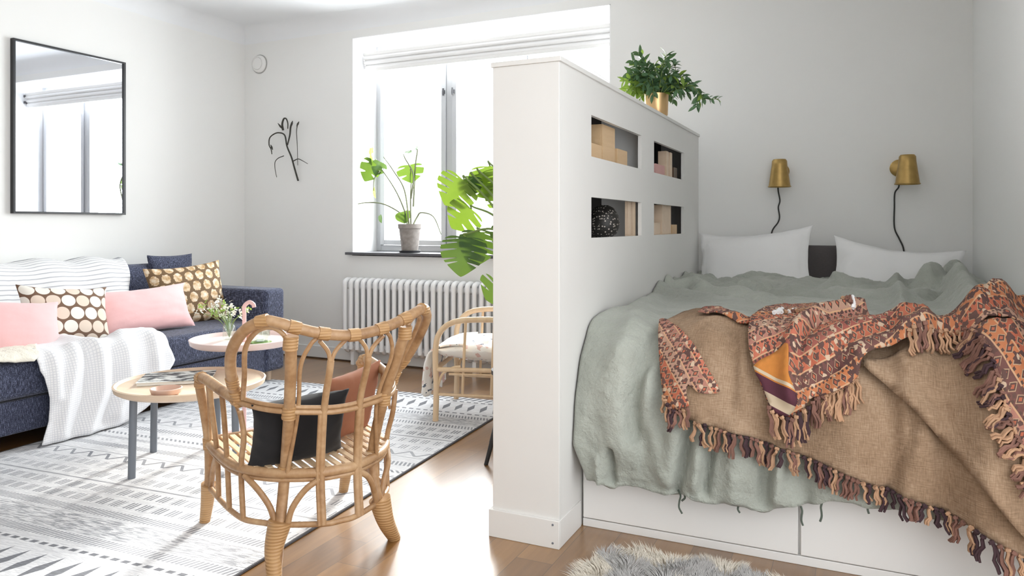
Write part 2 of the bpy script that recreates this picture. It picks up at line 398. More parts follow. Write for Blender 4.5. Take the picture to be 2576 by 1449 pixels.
# ------------------------------------------------------------------ room shell
XL, XR, YB, ZC = -5.10, .60, 5.12, 2.93
struct(boxo('floor', (XL-.1, -1.2, -.06), (XR+.1, YB+.02, 0), M['floor'], bevel=0))
struct(boxo('ceiling', (XL-.1, -1.2, ZC), (XR+.1, YB+.5, ZC+.08), M['ceiling'], bevel=0))
struct(boxo('wall_left', (XL-.1, -1.2, 0), (XL, YB, ZC), M['wall'], bevel=0))
struct(boxo('wall_front_added', (XL-.1, -1.3, 0), (XR+.1, -1.2, ZC), M['wall'], bevel=0))  # unseen wall, added to hold back sky light from behind the camera
struct(boxo('wall_right', (XR, 2.25, 0), (XR+.1, YB, ZC), M['wall'], bevel=0))
WX0, WX1, WZ0, WZ1, WD = -3.89, -1.62, .925, 2.735, .45
o = MB()
o.box((XL-.1, YB, 0), (WX0, YB+WD, ZC)); o.box((WX1, YB, 0), (XR+.1, YB+WD, ZC)); o.box((WX0, YB, 0), (WX1, YB+WD, WZ0-.03)); o.box((WX0, YB, WZ1), (WX1, YB+WD, ZC))
struct(o.build('wall_back', M['wall'], smooth=False))
def cove(name, axis, c0, a0, a1, sgn):
    mb = MB(); R = .13; n = 8; vs = []
    for e in (a0, a1):
        for k in range(n+1):
            t = k/n*pi/2; d = R*(1-sin(t)); z = ZC-R*(1-cos(t))
            p = (c0+sgn*d, e, z) if axis == 'y' else (e, c0+sgn*d, z)
            vs.append(p)
        vs.append((c0, e, ZC) if axis == 'y' else (e, c0, ZC))
    m_ = n+2; fs = [(i, (i+1) % m_, m_+(i+1) % m_, m_+i) for i in range(m_)]+[tuple(range(m_)), tuple(range(m_, 2*m_))[::-1]]
    mb.add(vs, fs); return struct(mb.build(name, M['ceiling']))
cove('trim_1', 'y', XL, -1.2, YB, 1); cove('trim_2', 'x', YB, XL, XR, -1); cove('trim_3', 'y', XR, 2.25, YB, -1)
def baseboard(name, a, b, top):
    return struct(boxo(name, a, b, M['white'], bevel=.004))
baseboard('baseboard_left', (XL, -1.2, 0), (XL+.014, YB, .11), 0)
baseboard('baseboard_back', (XL+.014, YB-.014, 0), (-.98, YB, .11), 0)
struct(boxo('trim_4', (XL+.014, YB-.024, 0), (-1.24, YB-.014, .012), M['darkwood'], bevel=0))
# window
wr = D.objects.new('window_1', None); COL.objects.link(wr); struct(wr); wr.location = ((WX0+WX1)/2, YB+WD-.08, WZ0)
cx, cy, cz = wr.location
mb = MB(); hw = (WX1-WX0)/2; H_ = WZ1-WZ0; t = .055
mb.box((-hw, -.03, 0), (-hw+t, .05, H_)); mb.box((hw-t, -.03, 0), (hw, .05, H_)); mb.box((-hw+t, -.03, 0), (hw-t, .05, .05)); mb.box((-hw+t, -.03, H_-t), (hw-t, .05, H_))
mull = -3.14-cx; mull2 = -2.39-cx
for q_ in (mull, mull2): mb.box((q_-.03, -.03, .05), (q_+.03, .05, H_-t))
mb.build('window_frame', M['frame'], wr, bevel=.004)
def sash(x0, x1):
    s_ = MB(); q = .042
    s_.box((x0, -.045, .055), (x0+q, .02, H_-t)); s_.box((x1-q, -.045, .055), (x1, .02, H_-t)); s_.box((x0+q, -.045, .055), (x1-q, .02, .055+q)); s_.box((x0+q, -.045, H_-t-q), (x1-q, .02, H_-t))
    f_ = s_.build('sash', M['frame'], wr, bevel=.003)
    MB().box((x0+q-.005, -.012, .05+q), (x1-q+.005, -.006, H_-t-q+.005)).build('pane', M['glass'], f_, smooth=False)
    return f_
sash(-hw+t, mull-.032); sash(mull+.032, mull2-.032); sash(mull2+.032, hw-t)
for xx in (mull-.045, mull+.045):
    h = MB(); h.tube([(xx, -.06, 1.32), (xx, -.06, 1.38)], .008, 8); h.box((xx-.012, -.058, 1.335), (xx+.012, -.045, 1.365)); h.build('hinge', M['slate'], wr)
sl = boxo('trim_5', (WX0-.04, YB-.05, WZ0-.022), (WX1+.04, YB+WD-.1, WZ0), M['slate'], bevel=.004); struct(sl)
# reveals painted bright white
struct(MB().box((WX0, YB, WZ0), (WX0+.006, YB+WD-.1, WZ1)).box((WX1-.006, YB, WZ0), (WX1, YB+WD-.1, WZ1)).box((WX0, YB, WZ1-.006), (WX1, YB+WD-.1, WZ1)).build('trim_6', M['white2'], smooth=False))
# roman blind, folded up
bl_ = thing('roman_blind', 'white fabric blind pulled up into stacked folds at the top of the window', 'blind', (cx, YB+.16, WZ1-.01))
boxo('headrail', (-hw+.01, -.02, -.115), (hw-.01, .02, -.085), M['white'], bl_)
for i, (dz, dy, r) in enumerate(((-.135, -.012, .014), (-.172, .0, .018), (-.210, .012, .017))):
    mb = MB(); P = []
    mb.tube([(-hw+.012, dy, dz), (hw-.012, dy, dz)], r, 16); mb.box((-hw+.012, dy-.004, dz), (hw-.012, dy+.004, dz+.035)); mb.build('fold', M['linenwhite'], bl_)
boxo('bottom_bar', (-hw+.014, .0, -.25), (hw-.014, .02, -.215), M['white'], bl_)
for dz in (-.12, -.19): 
    mb = MB(); mb.box((hw-.02, -.035, dz-.012), (hw-.008, .0, dz+.012)); mb.build('bracket', M['slate'], bl_)

# bare tree outside (seen only in the mirror's reflection and faintly through the panes)
tr = thing('tree', 'bare branching tree standing outside the window', 'tree', (-.6, 11.5, -3.5))
mb = MB()
def branch(p, d, L, r, k):
    q = p+d*L; mb.tube([p, p.lerp(q, .5)+Vector((random.uniform(-.05, .05)*L, random.uniform(-.05, .05)*L, 0)), q], [r, r*.7], 5, cap=False)
    if k == 0: return
    for _ in range(3 if k > 2 else 2):
        nd = (d+Vector((random.uniform(-.8, .8), random.uniform(-.5, .5), random.uniform(-.2, .6)))).normalized(); branch(q, nd, L*.72, r*.6, k-1)
branch(Vector((0, 0, 0)), Vector((0, 0, 1)), 3.2, .16, 6)
M['bark'] = plain('pale_bark', (.34, .33, .33), .9); mb.build('branches', M['bark'], tr)

# ------------------------------------------------------------------ radiator
rd = thing('radiator', 'white cast column radiator under the window', 'radiator', (-3.86, 5.03, 0))
sec = MB()
for dy in (-.045, .045):
    sec.tube(crom([(0, dy, .13), (0, dy, .66)], 6), .019, 10)
sec.tube(crom([(0, -.045, .64), (0, -.042, .685), (0, 0, .70), (0, .042, .685), (0, .045, .64)], 5), .021, 10)
sec.tube(crom([(0, -.045, .15), (0, 0, .115), (0, .045, .15)], 5), .021, 10)
for z in (.645, .15): sec.tube([(-.03, 0, z), (.03, 0, z)], .024, 10)
s0 = sec.build('section', M['white2'], rd)
for i in range(1, 36):
    c = s0.copy(); COL.objects.link(c); c.parent = rd; c.location = (i*.0605, 0, 0)
for xx in (.06, 1.2, 2.05):
    mb = MB().box((xx-.015, -.03, 0), (xx+.015, .03, .11)); mb.build('foot', M['white2'], rd)

# ------------------------------------------------------------------ wall things
mr = thing('wall_mirror', 'tall mirror in a thin black frame on the left wall above the sofa', 'mirror', (XL, 3.465, 1.23))
w2 = .415; hh = 1.16; fr_ = MB()
for a, b_ in (((0, -w2, 0), (.035, -w2+.014, hh)), ((0, w2-.014, 0), (.035, w2, hh)), ((0, -w2+.014, 0), (.035, w2-.014, .014)), ((0, -w2+.014, hh-.014), (.035, w2-.014, hh))): fr_.box(a, b_)
fr_.build('frame', M['black'], mr, smooth=False)
MB().box((.002, -w2+.012, .012), (.022, w2-.012, hh-.012)).build('mirror_glass', M['mirror'], mr, smooth=False)
dt = thing('wall_vent', 'round white disc vent high on the back wall beside the corner', 'vent', (-4.915, YB, 2.607))
Mx = Matrix.Rotation(pi/2, 4, 'X')
MB().lathe([(.078, 0), (.078, .018), (.07, .03), (.058, .034), (.054, .026), (.05, .034), (.0, .036)], n=40, M=Mx, cap1=False).build('cover', M['white'], dt)
MB().lathe([(.086, 0), (.086, .006), (.07, .007)], n=40, M=Mx).build('rim', M['ventrim'], dt)
# twig art
tw = thing('twig_wall_hanging', 'dark bare twig hanging as decoration on the back wall left of the window', 'wall decoration', at(725, 380, Y=YB-.02))
o0 = Vector(tw.location)
def wp(px, py, dy=0): return at(px, py, Y=YB-.02-dy)-o0
mb = MB()
mb.tube(crom([wp(750, 455), wp(740, 420, .02), wp(733, 395, .02), wp(722, 368, .02), wp(716, 340, .02), wp(701, 334, .03), wp(688, 338, .04), wp(678, 348, .04), wp(677, 365, .03), wp(682, 376, .03), wp(684, 388, .02)]), [.008, .004], 7)
mb.tube(crom([wp(723, 365, .02), wp(729, 340, .03), wp(731, 320, .04), wp(735, 308, .04)]), [.006, .009], 7)
mb.tube(crom([wp(712, 328, .03), wp(710, 312, .04), wp(714, 299, .05), wp(720, 299, .05), wp(724, 310, .05), wp(724, 324, .04)]), [.010, .004], 7)
mb.tube(crom([wp(738, 405, .02), wp(750, 400, .03), wp(762, 405, .05), wp(774, 412, .07)]), [.005, .002], 7)
mb.tube(crom([wp(714, 392, .01), wp(700, 398, .03), wp(692, 408, .04), wp(692, 425, .03), wp(696, 446, .02)]), [.004, .0025], 7)
mb.tube(crom([wp(749, 416, .01), wp(748, 370, .02), wp(746, 330, .03), wp(750, 308, .03)]), [.0022, .004], 7)
mb.build('twigs', M['twig'], tw)
for (a, b_) in (((699, 310), (712, 326)), ((731, 322), (736, 304)), ((746, 318), (752, 306)), ((681, 364), (686, 377))):
    q = MB(); A, B = wp(*a, .04), wp(*b_, .04); q.tube([A, A.lerp(B, .5), B], [.002, .009, .003], 7); q.build('seed_pod', M['twig'], tw)
# wall lamps
def lamp(px, X, label, cab, turn):
    L = thing('wall_lamp', label, 'lamp', (X, YB, 1.395), 0, 'brass wall lamps above the bed')
    mb = MB(); mb.lathe([(.052, 0), (.052, .012), (.045, .018), (.0, .02)], (0, 0, .105), 32, M=Mx, cap1=False); mb.build('wall_plate', M['brass'], L)
    mb = MB(); mb.tube([(0, -.015, .105), (turn*.035, -.06, .11)], .009, 12); mb.build('arm', M['brass'], L)
    mb = MB(); c = (turn*.04, -.105, 0)
    mb.lathe([(.068, 0), (.0655, .012), (.048, .135), (.046, .165), (.038, .176), (.0, .178)], c, 36, cap0=False, cap1=False)
    mb.lathe([(.066, .001), (.045, .135), (.0, .17)], c, 36, cap0=False, cap1=False)
    mb.lathe([(.0685, -.001), (.071, .001), (.071, .005), (.0675, .006)], c, 36, cap0=False, cap1=False)
    mb.build('lamp_shade', M['brass'], L)
    mb = MB(); mb.lathe([(.0, .03), (.02, .04), (.026, .065), (.016, .1), (.012, .13)], c, 16, cap0=False); mb.build('bulb', M['white2'], L)
    P = [Vector(at(a, b_, Y=YB-.012))-Vector(L.location) for a, b_ in cab]
    MB().tube(crom(P, 6), .0045, 8).build('power_cord', M['cable'], L)
    return L
lamp(1965, -.466, 'brass cone wall lamp nearer the room divider, wavy black cord hanging to the left pillow', [(1957, 468), (1958, 482), (1962, 505), (1958, 522), (1961, 545), (1957, 560), (1943, 580), (1938, 610)], 0)
lamp(2268, .215, 'brass cone wall lamp nearer the right wall, kinked black cord', [(2262, 462), (2260, 472), (2251, 486), (2250, 520), (2250, 572), (2262, 600), (2272, 622), (2276, 650)], 1)

# ------------------------------------------------------------------ room divider bookcase
dv = thing('room_divider', 'tall white bookcase room divider with four openings facing the bed', 'bookcase', (-1.234, 2.467, 0))
ox, oy = -1.234, 2.467; W = .264; L = 4.985-oy
Yc = [0, 2.816-oy, 3.566-oy, 3.81-oy, 4.536-oy, L]; Zc = [0, 1.10, 1.263, 1.425, 1.59, 1.735]
mb = MB()
for i in range(5):
    for j in range(5):
        if i in (1, 3) and j in (1, 3): continue
        mb.box((W-.018, Yc[i] if i else .018, Zc[j]), (W, Yc[i+1], Zc[j+1]))
mb.build('front_panel', M['board'], dv, smooth=False)
boxo('end_panel', (0, 0, 0), (W, .018, 1.735), M['board'], dv, .002)
boxo('top_board', (-.006, -.006, 1.735), (W+.008, L+.004, 1.753), M['board'], dv, .002)
boxo('rear_panel', (0, .018, 0), (.014, L, 1.735), M['board'], dv, 0); boxo('shade_sheet', (.014, .04, .02), (.018, L-.02, 1.73), M['shadelining'], dv, 0)  # dark sheet added inside to paint the shade seen through the openings
boxo('far_panel', (.014, L-.018, 0), (W-.018, L, 1.735), M['board'], dv, 0)
for z in (1.075, 1.395): boxo('shelf', (.014, .018, z), (W-.018, L-.018, z+.02), M['white'], dv, 0)
for y in (.018, 3.69-oy): boxo('upright', (.014, y, .0), (W-.018, y+.018, 1.735), M['white'], dv, 0)
mb = MB().box((-.012, -.012, 0), (W+.004, .0, .10)).box((-.012, 0, 0), (0, L, .10)).box((W, .0, 0), (W+.004, .22, .10)); mb.build('plinth', M['board'], dv, bevel=.002)
for (x_, z_) in ((W-.02, .085), (W-.02, .02)): MB().lathe([(.004, 0), (.004, .001)], (x_, -.0125, z_), 12, M=Mx).build('screw', M['grey_leg'], dv)
# contents
def bx(y0, y1, z0, z1, x0, x1, name, label, mat, cat='box', grp=None):
    r = thing(name, label, cat, ((x0+x1)/2, (y0+y1)/2, z0), 0, grp); w_, d_, h_ = (x1-x0)/2, (y1-y0)/2, z1-z0; t_ = .008
    mb = MB(); mb.box((-w_, -d_, 0), (w_, d_, t_)); mb.box((-w_, -d_, t_), (-w_+t_, d_, h_)); mb.box((w_-t_, -d_, t_), (w_, d_, h_)); mb.box((-w_+t_, -d_, t_), (w_-t_, -d_+t_, h_)); mb.box((-w_+t_, d_-t_, t_), (w_-t_, d_, h_))
    mb.build('box_body', mat, r, bevel=.001); return r
G = 'wooden boxes inside the divider'
S1, S2 = 1.415, 1.095; XB0, XB1 = -1.195, -1.0
XF = -1.0
def yy(p_, X=XF): return at(p_, 400, X=X).y
bx(yy(1478), yy(1514), S1, S1+.075, XB0, XB1, 'storage_box', 'low pale wooden box at the near end of the upper left opening', M['cratewood'], grp=G)
r = thing('glass_jar', 'dark grey glass jar standing in the low wooden box in the upper left opening', 'jar', (-1.06, (yy(1478)+yy(1514))/2, S1+.0085))
MB().lathe([(.038, 0), (.042, .01), (.042, .12), (.035, .145), (.035, .16)], n=24).build('jar_body', M['grey_leg'], r)
bx(yy(1516), yy(1547), S1, S1+.17, XB0, XB1, 'magazine_file', 'tall plain wooden file standing in the middle of the upper left opening', M['cratewood'], 'file', G)
bx(yy(1553), yy(1578), S1, S1+.085, XB0+.02, XB1, 'storage_box', 'small slatted wooden box right of the tall wooden file in the upper left opening', M['cratewood'], grp=G)
bx(yy(1650), yy(1672), S1, S1+.07, XB0+.02, XB1, 'storage_box', 'pinkish low box at the left of the upper right opening', M['duskpink'], grp='small boxes inside the divider')
bx(yy(1677), yy(1682), S1, S1+.16, -1.05, XB1, 'wooden_board', 'thin upright wooden board in the upper right opening, nearer of two', M['palewood'], 'board', 'upright boards inside the divider')
bx(yy(1686), yy(1691), S1, S1+.16, -1.05, XB1, 'wooden_board', 'thin upright wooden board in the upper right opening, further of two', M['palewood'], 'board', 'upright boards inside the divider')
bx(yy(1695), yy(1703), S1, S1+.08, XB0, XB1, 'storage_box', 'dark stained box at the far end of the upper right opening', M['darkwood'], grp='small boxes inside the divider')
r = thing('ornament_vase', 'rounded black vase with white dotted pattern in the lower left opening', 'vase', (-1.07, yy(1519, -1.07), S2))
MB().lathe([(.035, 0), (.062, .02), (.075, .06), (.068, .10), (.045, .135), (.02, .148)], n=32).build('vase_body', M['dotted'], r)
bx(yy(1582), yy(1587), S2, S2+.17, -1.02, XB1, 'wooden_board', 'upright pale wooden slab in the lower left opening, nearer of two', M['palewood'], 'board', 'upright boards inside the divider')
bx(yy(1595), yy(1599), S2, S2+.17, -1.02, XB1, 'wooden_board', 'upright pale wooden slab in the lower left opening, further of two', M['palewood'], 'board', 'upright boards inside the divider')
bx(yy(1644), yy(1661), S2, S2+.07, XB0, XB1, 'storage_box', 'low pale box at the left of the lower right opening', M['palewood'], grp='small boxes inside the divider')
bx(yy(1666), yy(1688), S2, S2+.17, XB0, XB1, 'magazine_file', 'tall pale wooden file in the middle of the lower right opening', M['palewood'], 'file', G)
bx(yy(1691), yy(1703), S2, S2+.06, XB0, XB1, 'storage_box', 'low wooden tray right of the tall file in the lower right opening', M['cratewood'], grp=G)

# ------------------------------------------------------------------ cloth on an envelope
class Env:
    """profile polyline (a,z) extruded along the other axis; axis 'X': a is Y; axis 'Y': a is X"""
    def __init__(s, axis, prof, sub=5):
        s.ax = axis; P = crom([(a, z, 0) for a, z in prof], sub); s.P = [Vector((p.x, p.y)) for p in P]
        s.S = [0]
        for i in range(1, len(s.P)): s.S.append(s.S[-1]+(s.P[i]-s.P[i-1]).length)
        s.N = []
        for i in range(len(s.P)):
            t_ = (s.P[min(i+1, len(s.P)-1)]-s.P[max(i-1, 0)]).normalized(); n_ = Vector((-t_.y, t_.x)); s.N.append(n_)
        s.flip = 1
    def pn(s, q):
        q = min(max(q, 0), s.S[-1]-1e-6); lo, hi = 0, len(s.S)-1
        while hi-lo > 1:
            m_ = (lo+hi)//2
            if s.S[m_] <= q: lo = m_
            else: hi = m_
        f_ = (q-s.S[lo])/(s.S[hi]-s.S[lo]); return s.P[lo].lerp(s.P[hi], f_), (s.N[lo].lerp(s.N[hi], f_)).normalized()*s.flip
    def pt(s, e, q, off=0):
        p, n_ = s.pn(q); p = p+n_*off
        return Vector((e, p.x, p.y)) if s.ax == 'X' else Vector((p.x, e, p.y))
    def px(s, px_, py_, off=.01):
        r = ray(px_, py_); ra = r.y if s.ax == 'X' else r.x; re = r.x if s.ax == 'X' else r.y; best = None
        O = Vector((0, EYE)); d = Vector((ra, r.z))
        for i in range(len(s.P)-1):
            A = s.P[i]+s.N[i]*s.flip*off; B = s.P[i+1]+s.N[i+1]*s.flip*off; e_ = B-A
            den = d.x*e_.y-d.y*e_.x
            if abs(den) < 1e-12: continue
            k = ((A-O).x*e_.y-(A-O).y*e_.x)/den; u_ = ((A-O).x*d.y-(A-O).y*d.x)/den
            if k > 0 and -1e-6 <= u_ <= 1+1e-6 and (best is None or k < best[0]): best = (k, re*k, s.S[i]+u_*(s.S[i+1]-s.S[i]))
        if best is None:   # past the end of the profile: carry on along the last segment
            A = s.P[-2]; B = s.P[-1]; e_ = B-A; den = d.x*e_.y-d.y*e_.x; k = ((A-O).x*e_.y-(A-O).y*e_.x)/den; best = (k, re*k, s.S[-1])
        return best[1], best[2]
def segd(p, a, b):
    ab = b-a; t_ = max(0, min(1, (p-a).dot(ab)/max(ab.length_squared, 1e-12))); return (p-a-ab*t_).length, t_
class Ridges:
    def __init__(s, env, items, off=.01):
        s.it = []
        for pts, wdt, amp in items:
            s.it.append(([Vector(env.px(a, b_, off)) for a, b_ in pts], wdt, amp))
    def __call__(s, e, q):
        p = Vector((e, q)); h = 0
        for P, wdt, amp in s.it:
            dm = min(segd(p, P[i], P[i+1])[0] for i in range(len(P)-1)); 
            if dm < wdt*2.6: h += amp*exp(-(dm/wdt)**2)
        return h
def dens(poly, step):
    out = []
    for i in range(len(poly)):
        a, b_ = poly[i], poly[(i+1) % len(poly)]; n_ = max(1, int((b_-a).length/step))
        out += [a.lerp(b_, k/n_) for k in range(n_)]
    return out
def inside(p, poly):
    c = False; j = len(poly)-1
    for i in range(len(poly)):
        a, b_ = poly[i], poly[j]
        if (a.y > p.y) != (b_.y > p.y) and p.x < (b_.x-a.x)*(p.y-a.y)/(b_.y-a.y)+a.x: c = not c
        j = i
    return c
def patch(env, poly, step, hfun, name, mat, parent, thick=.004, smoothpoly=3, edge_soft=.02):
    """poly in (e,s) -> cloth mesh lying on the envelope"""
    if smoothpoly: poly = [Vector((p.x, p.y)) for p in crom([(p.x, p.y, 0) for p in poly], smoothpoly, True)]
    B = dens(poly, step); xs = [p.x for p in B]; ys = [p.y for p in B]; pts = list(B)
    y = min(ys)+step/2; r_ = 0
    while y < max(ys):
        x = min(xs)+(step/2 if r_ % 2 else step)
        while x < max(xs):
            p = Vector((x, y))
            if inside(p, B) and min((p-q).length_squared for q in B) > (step*.6)**2: pts.append(p)
            x += step
        y += step*.87; r_ += 1
    n_ = len(B)
    V, Ed, F, *_r = delaunay_2d_cdt(pts, [(i, (i+1) % n_) for i in range(n_)], [], 1, 1e-6)
    mb = MB(); vs = [env.pt(p.x, p.y, hfun(p.x, p.y)) for p in V]
    mb.add(vs, [tuple(f) for f in F])
    return mb.build(name, mat, parent, smooth='full', solid=thick, uvs=[(p.x, p.y) for p in V])
def pxpoly(env, P, off=.01): return [Vector(env.px(a, b_, off)) for a, b_ in P]
def nz(x, y, z=0): return noise.noise(Vector((x, y, z)))
def crumple(x, y, f=1, seed=0):
    a = 0; am = 1; tot = 0
    for k in range(4):
        a += am*(1-2*sqrt(nz(x*f+seed, y*f-seed, seed+k*3.1)**2+.006)); tot += am; am *= .5; f *= 2.05
    return a/tot

# ------------------------------------------------------------------ bed
BX0, BX1, BYF = -.962, .588, 2.69
bd = thing('storage_bed', 'white storage bed with wide drawer fronts standing beside the divider', 'bed', (-.187, BYF, 0))
bw = (BX1-BX0)/2
boxo('plinth', (-bw, .02, 0), (bw, .04, .03), M['white'], bd, .002)
boxo('bed_frame', (-bw, .02, .03), (bw, 2.35, .44), M['white'], bd, .004)
for (a, b_) in ((-bw+.002, -.004), (.004, bw-.002)):
    d_ = boxo('drawer_front', (a, 0, .034), (b_, .02, .43), M['white'], bd, .003)
boxo('toe_strip', (-bw, .004, .0), (bw, .02, .030), M['white'], bd, .002)
mt = thing('mattress', 'white mattress under the sage duvet on the storage bed', 'mattress', (-.187, BYF+.02, .44))
boxo('mattress_body', (-bw+.005, .01, 0), (bw-.01, 2.33, .25), M['linenwhite'], mt, .05)
env = Env('X', [(5.02, .735), (4.6, .735), (4.0, .735), (3.6, .745), (3.2, .765), (2.95, .765), (2.80, .735), (2.705, .655), (2.655, .54), (2.635, .40), (2.63, .28), (2.628, .17), (2.628, .0)])
env.flip = -1 if env.N[0].y < 0 else 1
RD = Ridges(env, [
    ([(1655, 850), (1618, 930), (1598, 1010), (1600, 1090)], .022, -.035), ([(1630, 950), (1640, 1050), (1665, 1180)], .03, .02),
    ([(1560, 900), (1545, 1000), (1560, 1120)], .05, .025), ([(1750, 1050), (1728, 1140), (1708, 1228)], .016, -.035), ([(1795, 1080), (1790, 1150), (1778, 1225)], .014, -.032),
    ([(1770, 1080), (1755, 1210)], .02, .02), ([(1700, 1080), (1690, 1200)], .03, .022), ([(1930, 1120), (1926, 1190), (1920, 1260)], .02, -.034), ([(1965, 1150), (1955, 1250)], .02, .02), ([(1860, 1110), (1850, 1240)], .04, .022),
    ([(2020, 1180), (2030, 1270)], .02, -.02), ([(1545, 1130), (1545, 1205)], .012, -.035), ([(1510, 1150), (1510, 1210)], .02, .02),
    ([(1500, 1190), (1560, 1205), (1620, 1212), (1800, 1245)], .006, -.006),
    ([(1480, 830), (1560, 790), (1640, 775)], .04, .012), ([(1640, 700), (1700, 720), (1760, 760)], .05, .02),
    ([(1700, 700), (1740, 692), (1775, 696)], .10, .038), ([(1800, 712), (1900, 726), (2000, 730)], .08, .012),
    ([(2040, 728), (2100, 722), (2200, 718)], .08, .035), ([(2150, 735), (2260, 738), (2330, 750)], .05, .05), ([(2230, 712), (2300, 714), (2380, 716), (2450, 718)], .07, .022), ([(1830, 740), (1950, 745), (2100, 742)], .025, -.02), ([(2100, 755), (2250, 745), (2300, 735)], .03, .03),
    ([(2330, 765), (2400, 748), (2480, 742), (2560, 740)], .06, .075), ([(2400, 722), (2480, 718), (2560, 722)], .08, .045), ([(2330, 785), (2450, 778), (2570, 780)], .03, -.025), ([(2500, 735), (2540, 760)], .03, .03)])
SL = env.S[-1]
sE = env.px(1930, 1283)[1]
hem = [(-.962, env.px(1487, 1213)[1]-.02), (-.90, env.px(1550, 1214)[1]), (-.60, env.px(1700, 1236)[1]), (-.42, env.px(1850, 1263)[1]), (-.33, env.px(1930, 1283)[1]), (-.20, env.px(2060, 1286)[1]), (-.1, env.px(2110, 1262)[1]-.005), (.588, env.px(2110, 1262)[1])]
def lerp_tab(T, x):
    if x <= T[0][0]: return T[0][1]
    for (a, fa), (b_, fb) in zip(T, T[1:]):
        if x <= b_: return fa+(fb-fa)*(x-a)/(b_-a)
    return T[-1][1]
def ss(a, b_, x): t_ = max(0, min(1, (x-a)/(b_-a))); return t_*t_*(3-2*t_)
sTop = env.px(1600, 770)[1]; sFrontTop = [s_ for s_, p in zip(env.S, env.P) if p.x < 2.80][0]
def duvet_h(x, q):
    Yp = env.pn(q)[0]; y_ = Yp.x; front = ss(sFrontTop-.1, sFrontTop+.25, q)
    h = .012
    heap = ss(3.3, 4.2, y_)
    h += heap*.035*crumple(x*1.2, y_*.75+.4*x, 3.1, 3)+heap*.062*abs(sin(7.5*(y_+.45*x)+4.0*nz(x*1.7, y_*1.5, 4)))+heap*.022*abs(sin(13*(x-.5*y_)+4.0*nz(x*3, y_*3, 8)))+heap*.014*crumple(x*1.3, y_*.8, 8, 9)
    h += (1-front)*(1-heap)*.016*(crumple(x*.8, y_, 4, 5))
    h += front*(.030*abs(sin(x*7.5+.8*q+1.8*nz(x*2, q*.8, 6)))-.012+.008*sin(x*21+1.2*sin(q*3))+.020*crumple(x*1.4+.15*q, q*.35, 4.0, 2)+.006*crumple(x, q*.8, 12, 6))
    h += 1.5*RD(x, q)
    return max(h, .002)
mb = MB(); NX, NS = 150, 250; s0_ = .03; uv = []
for j in range(NS+1):
    for i in range(NX+1):
        x = BX0+(BX1-BX0)*i/NX; hs = lerp_tab(hem, x)+.006*sin(x*37)+.004*nz(x*30, 0)
        q = s0_+(hs-s0_)*j/NS
        x2 = x
        if q > hem[0][1]-.12: x2 = x+max(0, (q-(hem[0][1]-.12)))*.42*max(0, 1-(x-BX0)/.12)
        p = env.pt(x2, q, duvet_h(x, q)); p.x = min(max(p.x, BX0), BX1); mb.v.append(tuple(p)); uv.append((x, q))
for j in range(NS):
    for i in range(NX):
        a = j*(NX+1)+i; mb.f.append((a, a+NX+1, a+NX+2, a+1)); mb.m.append(0)
dvt = thing('duvet', 'rumpled sage green linen duvet spread over the bed and hanging down its front', 'duvet', (-.187, 2.62, .2))
dl = Vector(dvt.location); mb.v = [tuple(Vector(v)-dl) for v in mb.v]
mb.build('duvet_cover', M['sage'], dvt, smooth='full', solid=.010, uvs=uv, off=-1)
for (px_, py_, ln, kx) in ((1706, 1240, 60, 8), (1725, 1240, 28, -8), (1855, 1268, 30, 5), (1868, 1268, 14, 2), (2015, 1282, 48, 4), (2068, 1272, 48, -4), (2182, 1262, 38, 3), (1512, 1214, 12, -3)):
    P = [at(px_+kx*sin(k*1.7)*.5+kx*k/4, py_-8+ln*k/4, Y=2.60) - dl for k in range(5)]
    MB().tube(crom(P, 4), .0035, 6).build('tie', plain('dark_green_tie', (.09, .11, .09), .9) if 'tie_m' not in M else M['tie_m'], dvt)
    M.setdefault('tie_m', D.materials['dark_green_tie'])
# pillows
def pillow(name, label, cat, center, wv, uvv, W_, H_, T_, mat, flange=0, pinch=.10, sag=0, group=None, N=26, partname='cover', wr=.004, seed=0):
    wv = Vector(wv).normalized(); uvv = Vector(uvv); uvv = (uvv-wv*uvv.dot(wv)).normalized(); nv = wv.cross(uvv)
    r = thing(name, label, cat, center, 0, group); mb = MB(); uvs = []
    def P(i, j, sg):
        u = -1+2*i/N; v = -1+2*j/N; k = 1-flange
        uu, vv = u/k, v/k
        th = 0 if abs(uu) >= 1 or abs(vv) >= 1 else ((1-abs(uu)**2.4)*(1-abs(vv)**2.4))**.55
        th = th*T_/2+.003
        x = u*W_/2*(1-pinch*(1-v*v)*(abs(u)**3)*.8 if True else 1); y = v*H_/2*(1-pinch*(1-u*u)*(abs(v)**3))
        wv_ = wr*crumple(u*1.1+seed, v*1.1, 1.7, seed+3)*(1+2*max(abs(u), abs(v))**3)
        y2 = y-sag*(1-u*u)*(v+1)/2
        return wv*x+uvv*y2+nv*(sg*th+wv_)
    for sg in (1, -1):
        b0 = len(mb.v)
        for j in range(N+1):
            for i in range(N+1): mb.v.append(tuple(P(i, j, sg))); uvs.append((i/N*W_/max(W_, H_), j/N*H_/max(W_, H_)))
        for j in range(N):
            for i in range(N):
                a = b0+j*(N+1)+i; f = (a, a+1, a+N+2, a+N+1); mb.f.append(f if sg > 0 else f[::-1]); mb.m.append(0)
    M1 = (N+1)**2; ring = [i for i in range(N+1)]+[j*(N+1)+N for j in range(1, N+1)]+[N*(N+1)+i for i in range(N-1, -1, -1)]+[j*(N+1) for j in range(N-1, 0, -1)]
    for k in range(len(ring)): a, b_ = ring[k], ring[(k+1) % len(ring)]; mb.f.append((b_, a, a+M1, b_+M1)); mb.m.append(0)
    mb.build(partname, mat, r, smooth='full', uvs=uvs, sub=0); return r
